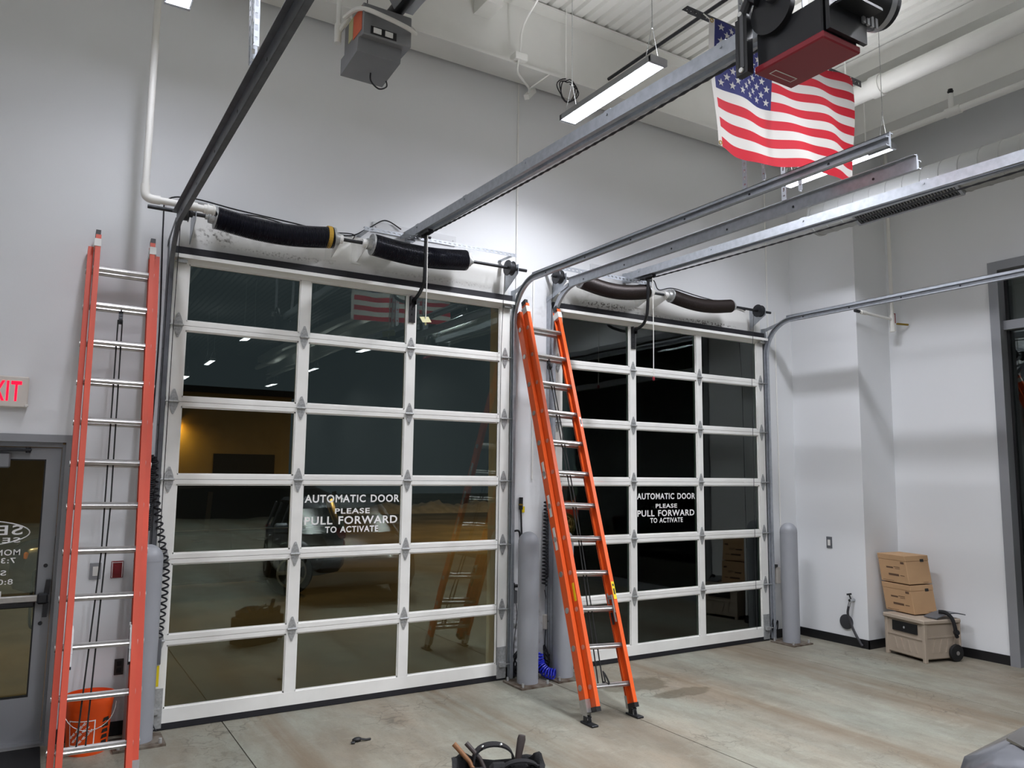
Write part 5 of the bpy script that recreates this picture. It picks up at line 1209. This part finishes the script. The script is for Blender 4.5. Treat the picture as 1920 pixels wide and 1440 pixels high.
for i in range(4): pk.piece().rbox(-0.23 + i * 0.117, -0.13 + i * 0.117, -bdp / 2 - 0.03, -bdp / 2, 0.02, 0.30, 0.008)
pk.piece().rbox(-bw / 2 - 0.035, -bw / 2, -0.1, 0.1, 0.02, 0.31, 0.008); pk.piece().rbox(bw / 2, bw / 2 + 0.035, -0.1, 0.1, 0.02, 0.30, 0.008)
pk.build_each('pocket', 'bag_fabric', t, local=True)
rv = MB()
for xx, yy, zz_ in ((-0.16, -0.145, 0.275), (0.0, -0.145, 0.275), (0.16, -0.145, 0.275), (-0.075, 0.085, bh + 0.062), (0.03, 0.085, bh + 0.068)): rv.piece().sphere((xx, yy, zz_), 0.011, 10, 6)
rv.build_each('rivet', 'chrome', t, smooth=True, local=True)
def in_bag(p): return WM[t.name] @ Vector(p)
def tool(name, label, cat, pts, r, m):
    q = [in_bag(p) for p in pts]; mesh_thing(MB().tube(q, r, 10), name, m, label, cat, q[0])
tool('hammer_handle', 'wooden tool handle sticking out of the left of the tool bag, the longer one', 'tool', [(-0.08, 0.04, 0.22), (-0.15, 0.08, 0.35), (-0.235, 0.12, 0.435)], [0.014, 0.013, 0.015], 'wood_handle')
tool('file_handle', 'darker short tool handle beside the longer wooden one in the bag', 'tool', [(-0.02, 0.06, 0.22), (-0.09, 0.09, 0.36), (-0.165, 0.125, 0.435)], [0.013, 0.012, 0.014], 'outlet_brown')
tool('axe_handle', 'thick dark brown handle standing up at the right of the tool bag', 'tool', [(0.10, 0.05, 0.16), (0.12, 0.06, 0.34), (0.145, 0.075, 0.46), (0.148, 0.077, 0.48)], [0.016, 0.018, 0.025, 0.02], 'outlet_brown')
for i, (xx, rr) in enumerate(((0.17, 0.012), (0.20, 0.010), (0.04, 0.012))):
    tool('screwdriver', ['black screwdriver at the right end of the tool bag', 'thin black screwdriver at the far right corner of the tool bag', 'black screwdriver in the middle of the tool bag'][i], 'tool', [(xx, -0.05, 0.1), (xx + 0.01, -0.05, 0.30), (xx + 0.015, -0.05, 0.36)], [rr * 0.6, rr, rr * 1.2], 'black_plastic')

# ------------------------------------------------------------------ vehicles
def loft(m, stations, n=None):
    """stations: list of rings with equal point counts"""
    k = len(stations[0]); vs = [p for s in stations for p in s]; fs = []
    for i in range(len(stations) - 1):
        for j in range(k): fs.append((i * k + j, i * k + (j + 1) % k, (i + 1) * k + (j + 1) % k, (i + 1) * k + j))
    fs += [tuple(range(k - 1, -1, -1)), tuple(range((len(stations) - 1) * k, len(stations) * k))]
    m.add(vs, fs)
def car(name, label, loc, rz, paint, kind):
    """local frame: nose at +x"""
    t = thing(name, label, 'car', loc, rz=rz)
    L = 4.7; hw = 0.93
    def ring(x, w, z0, z1, tuck=0.06):
        zc = (z0 + z1) / 2
        return [(x, -w + tuck, z0), (x, -w, z0 + 0.14), (x, -w - 0.0, zc), (x, -w + 0.03, z1 - 0.08), (x, -w + 0.12, z1), (x, w - 0.12, z1), (x, w - 0.03, z1 - 0.08), (x, w, zc), (x, w, z0 + 0.14), (x, w - tuck, z0)]
    b = MB()
    hood = 1.00 if kind != 'sedan' else 0.90
    st = [(2.36, 0.62, 0.42, hood - 0.32), (2.30, 0.76, 0.32, hood - 0.16), (2.12, 0.87, 0.27, hood - 0.07), (1.6, 0.92, 0.26, hood), (1.0, hw, 0.26, hood + 0.05), (0.2, hw, 0.26, hood + 0.06), (-1.0, hw, 0.26, hood + 0.07), (-1.9, 0.91, 0.28, hood + 0.06), (-2.22, 0.86, 0.32, hood + 0.02), (-2.34, 0.78, 0.42, hood - 0.12)]
    loft(b, [ring(*s) for s in st]); b.build('body', paint, t, smooth=True, local=True, ang=60)
    if kind == 'sedan':
        hp = MB(); loft(hp, [[(x, -w, z), (x, -w, z + 0.012), (x, -w * 0.5, z + 0.03), (x, w * 0.5, z + 0.03), (x, w, z + 0.012), (x, w, z)] for x, w, z in ((2.16, 0.55, 0.825), (2.05, 0.68, 0.842), (1.6, 0.74, 0.898), (1.15, 0.76, 0.94))])
        hp.build('hood', 'car_black', t, smooth=True, local=True)
    zb = hood + 0.03; zr = 1.72 if kind != 'sedan' else 1.48
    def gr(x, w0, w1, z1): return [(x, -w0, zb), (x, -w0, zb), (x, -w1, z1), (x, -w1 + 0.06, z1 + 0.02), (x, w1 - 0.06, z1 + 0.02), (x, w1, z1), (x, w0, zb), (x, w0, zb)]
    back = -2.15 if kind == 'suv' else (-0.3 if kind == 'pickup' else -1.75)
    g = MB(); gs = [(1.15, 0.80, 0.78, zb + 0.02), (0.55, 0.86, 0.72, zr - 0.18), (0.25, 0.87, 0.70, zr - 0.04), (-0.2, 0.87, 0.69, zr - 0.02), (back + 0.35, 0.86, 0.68, zr - 0.05), (back + 0.02, 0.82, 0.66, zr - 0.22), (back - 0.12, 0.80, 0.70, zb + 0.03)]
    loft(g, [gr(*s) for s in gs]); g.build('windows', 'car_glass', t, smooth=True, local=True, ang=50)
    r = MB(); rs = [(0.52, 0.73, zr - 0.17), (0.25, 0.715, zr - 0.03), (-0.2, 0.705, zr), (back + 0.35, 0.695, zr - 0.03), (back + 0.02, 0.675, zr - 0.18)]
    loft(r, [[(x, -w, z - 0.03), (x, -w + 0.05, z + 0.03), (x, w - 0.05, z + 0.03), (x, w, z - 0.03)] for x, w, z in rs])
    for sg in (-1, 1):
        for xt, xb in ((0.50, 1.12), (-0.18, -0.12), (back + 0.65, back + 0.55), (back + 0.02, back - 0.10)):
            r.bar((xt, sg * 0.725, zr - 0.10), (xb, sg * 0.865, zb), 0.07, 0.03, (0, 1, 0))
    r.build('roof', paint, t, smooth=True, local=True, ang=50)
    if kind == 'suv':
        rk = MB()
        for sg in (-1, 1): rk.piece().tube(smoothpath([(0.25, sg * 0.6, zr + 0.02), (0.15, sg * 0.6, zr + 0.07), (-1.7, sg * 0.6, zr + 0.05), (-1.8, sg * 0.6, zr)], 4), 0.018, 8)
        rk.build_each('roof_rack', 'black_plastic', t, smooth=True, local=True)
    for sx in (1.45, -1.42):
        for sg in (-1, 1):
            w = MB().lathe([(0.2, -0.11), (0.33, -0.115), (0.36, -0.08), (0.36, 0.08), (0.33, 0.115), (0.2, 0.11)], (sx, sg * 0.82, 0.36), 32, (0, 1, 0)).build('wheel', 'tire', t, smooth=True, local=True)
            rm = MB()
            for i in range(5):
                a = 2 * PI * i / 5; rm.obox((sx + 0.12 * math.cos(a), sg * 0.925, 0.36 + 0.12 * math.sin(a)), (0.22 * math.cos(a), 0, 0.22 * math.sin(a)), (0, 0.03, 0), (-0.06 * math.sin(a), 0, 0.06 * math.cos(a)))
            rm.lathe([(0.225, 0), (0.24, 0.012), (0.21, 0.02)], (sx, sg * 0.92, 0.36), 32, (0, sg, 0), cap=False); rm.cyl((sx, sg * 0.91, 0.36), (sx, sg * 0.945, 0.36), 0.05, 16); rm.build('rim', 'wheel_alloy', w, local=True)
    for sg in (-1, 1):
        for xx in (0.0, -0.95): MB().rbox(xx - 0.09, xx + 0.09, sg * 0.925 - 0.02, sg * 0.925 + 0.03, hood - 0.12, hood - 0.08, 0.008).build('door_handle', paint, t, local=True)
        MB().rbox(0.78, 0.92, sg * 0.98 - 0.11, sg * 0.98 + 0.11, hood + 0.06, hood + 0.22, 0.03).build('mirror', paint, t, local=True)
        MB().rbox(2.0, 2.2, sg * 0.70 - 0.13, sg * 0.70 + 0.13, hood - 0.30, hood - 0.17, 0.03).build('headlight', 'car_glass' if kind == 'sedan' else 'amber_lens', t, local=True)
        MB().rbox(-2.33, -2.15, sg * 0.74 - 0.12, sg * 0.74 + 0.10, hood - 0.15, hood + 0.02, 0.02).build('tail_light', 'red_paint', t, local=True)
    if kind == 'suv':
        bt = MB()
        for sg in (-1, 1): bt.piece().tube([(1.1, sg * 0.90, hood + 0.05), (-2.1, sg * 0.885, hood + 0.07)], 0.012, 6)
        bt.build_each('belt_trim', 'chrome', t, local=True)
    gl = MB()
    for xx in (0.55, -0.48, -1.38):
        for sg in (-1, 1): gl.piece().box(xx - 0.004, xx + 0.004, sg * 0.932 - 0.003, sg * 0.932 + 0.003, 0.36, hood - 0.02)
    gl.build_each('door_gap', 'ink_black', t, local=True)
    return t
car('car', 'gray car with dark hood whose nose shows at the bottom right corner', (4.50, -6.77, 0), math.radians(97), 'car_gray', 'sedan')
car('car', 'black sport utility vehicle parked outside the near overhead door', (2.15, 6.85, 0), math.radians(180), 'car_black', 'suv')
car('pickup_truck', 'dark red pickup truck outside behind the orange ladder', (16.4, 15.2, 0), math.radians(175), 'car_red', 'pickup')

# ------------------------------------------------------------------ outside
struct(MB().box(-30, 45, WY + 0.22, 60, -0.3, -0.01).build('ground', 'asphalt'))
def snow_bank(label, cx, cy, lx, ly, h, seed):
    rnd = random.Random(seed); m = MB(); NX, NY = 46, 12; vs = []
    ph = [rnd.uniform(0, 6) for _ in range(6)]
    for j in range(NY + 1):
        for i in range(NX + 1):
            u, v = i / NX * 2 - 1, j / NY * 2 - 1
            e = max(0, 1 - abs(u) ** 4) * max(0, 1 - v * v)
            z = h * e * (0.65 + 0.2 * math.sin(i * 0.8 + ph[0]) + 0.15 * math.sin(i * 2.1 + j + ph[1]) + 0.12 * rnd.uniform(-1, 1))
            vs.append((cx + u * lx, cy + v * ly, max(z, 0) - 0.012))
    m.add(vs, [(j * (NX + 1) + i, j * (NX + 1) + i + 1, (j + 1) * (NX + 1) + i + 1, (j + 1) * (NX + 1) + i) for j in range(NY) for i in range(NX)])
    mesh_thing(m, 'snow_bank', 'snow', label, 'snow', (cx, cy, 0))
snow_bank('long dirty snow bank across the lot, seen through the near door lettering', 19.5, 29.0, 7.5, 1.2, 0.62, 3)
snow_bank('dirty snow bank outside, seen through the door behind the orange ladder', 36.0, 27.0, 7.0, 1.3, 0.6, 5)
t = thing('neighbor_building', 'pale block building across the lot with an amber wall lamp', 'building', (3.0, 26, 0))
b = MB().box(-6, 9, 26, 30, 0, 5.0)
b.build('block_walls', 'block_wall', t); MB().box(-6.2, 9.2, 25.8, 30.2, 5.0, 5.25).build('roof_edge', 'steel_dark', t)
for xx in (-4, 1, 6): MB().box(xx, xx + 2.4, 25.95, 26.0, 0, 2.6).build('garage_shutter', 'steel_dark', t)
t = thing('street_lamp', 'sodium street lamp lighting the lot outside', 'lamp', (19, 12.0, 0))
MB().cyl((19, 12, 0), (19, 12, 7.5), 0.08, 12, 0.05).tube([(19, 12, 7.4), (18.4, 12, 7.7), (17.6, 12, 7.75)], 0.04, 8).build('pole', 'steel_dark', t, smooth=True)
hd = MB().rbox(17.0, 17.7, 11.85, 12.15, 7.70, 7.85, 0.02).build('lamp_head', 'steel_dark', t); MB().box(17.05, 17.6, 11.88, 12.12, 7.685, 7.70).build('lens', 'sodium', hd)
t = thing('wall_lamp', 'amber wall lamp on the block building outside', 'lamp', (4.4, 25.9, 3.75))
MB().rbox(4.2, 4.6, 25.72, 25.999, 3.78, 3.93, 0.02).build('lamp_body', 'steel_dark', t); MB().box(4.23, 4.57, 25.75, 25.95, 3.765, 3.78).build('lens', 'sodium', t)

def warm_lamp(parent, loc, power, col, size):
    la = bpy.data.lights.new('lamp_glow', 'AREA'); la.size = size; la.energy = power; la.color = lin(col); la.spread = math.radians(160)
    lo = bpy.data.objects.new('lamp_glow', la); COL.objects.link(lo); lo.parent = parent; lo.location = Vector(loc) - parent.location
    return lo
warm_lamp(bpy.data.objects['street_lamp'], (17.3, 12, 7.66), 900, (255, 190, 110), 0.5)
warm_lamp(bpy.data.objects['wall_lamp'], (4.4, 25.6, 3.7), 12, (255, 190, 90), 0.3)
t = thing('street_lamp', 'tall lamp post outside to the left of the near door', 'lamp', (-6.0, 3.2, 0))  # made-up lamp, added to brighten the parked vehicle and the ground
MB().cyl((-6.0, 3.2, 0), (-6.0, 3.2, 6.0), 0.08, 12, 0.05).tube([(-6.0, 3.2, 5.9), (-5.6, 3.2, 6.15), (-5.0, 3.2, 6.2)], 0.04, 8).build('pole', 'steel_dark', t, smooth=True)
hd = MB().rbox(-5.1, -4.4, 3.05, 3.35, 6.15, 6.30, 0.02).build('lamp_head', 'steel_dark', t); MB().box(-5.05, -4.45, 3.08, 3.32, 6.135, 6.15).build('lens', 'sodium', hd)
warm_lamp(t, (-4.75, 3.2, 6.1), 150, (255, 214, 160), 0.5)
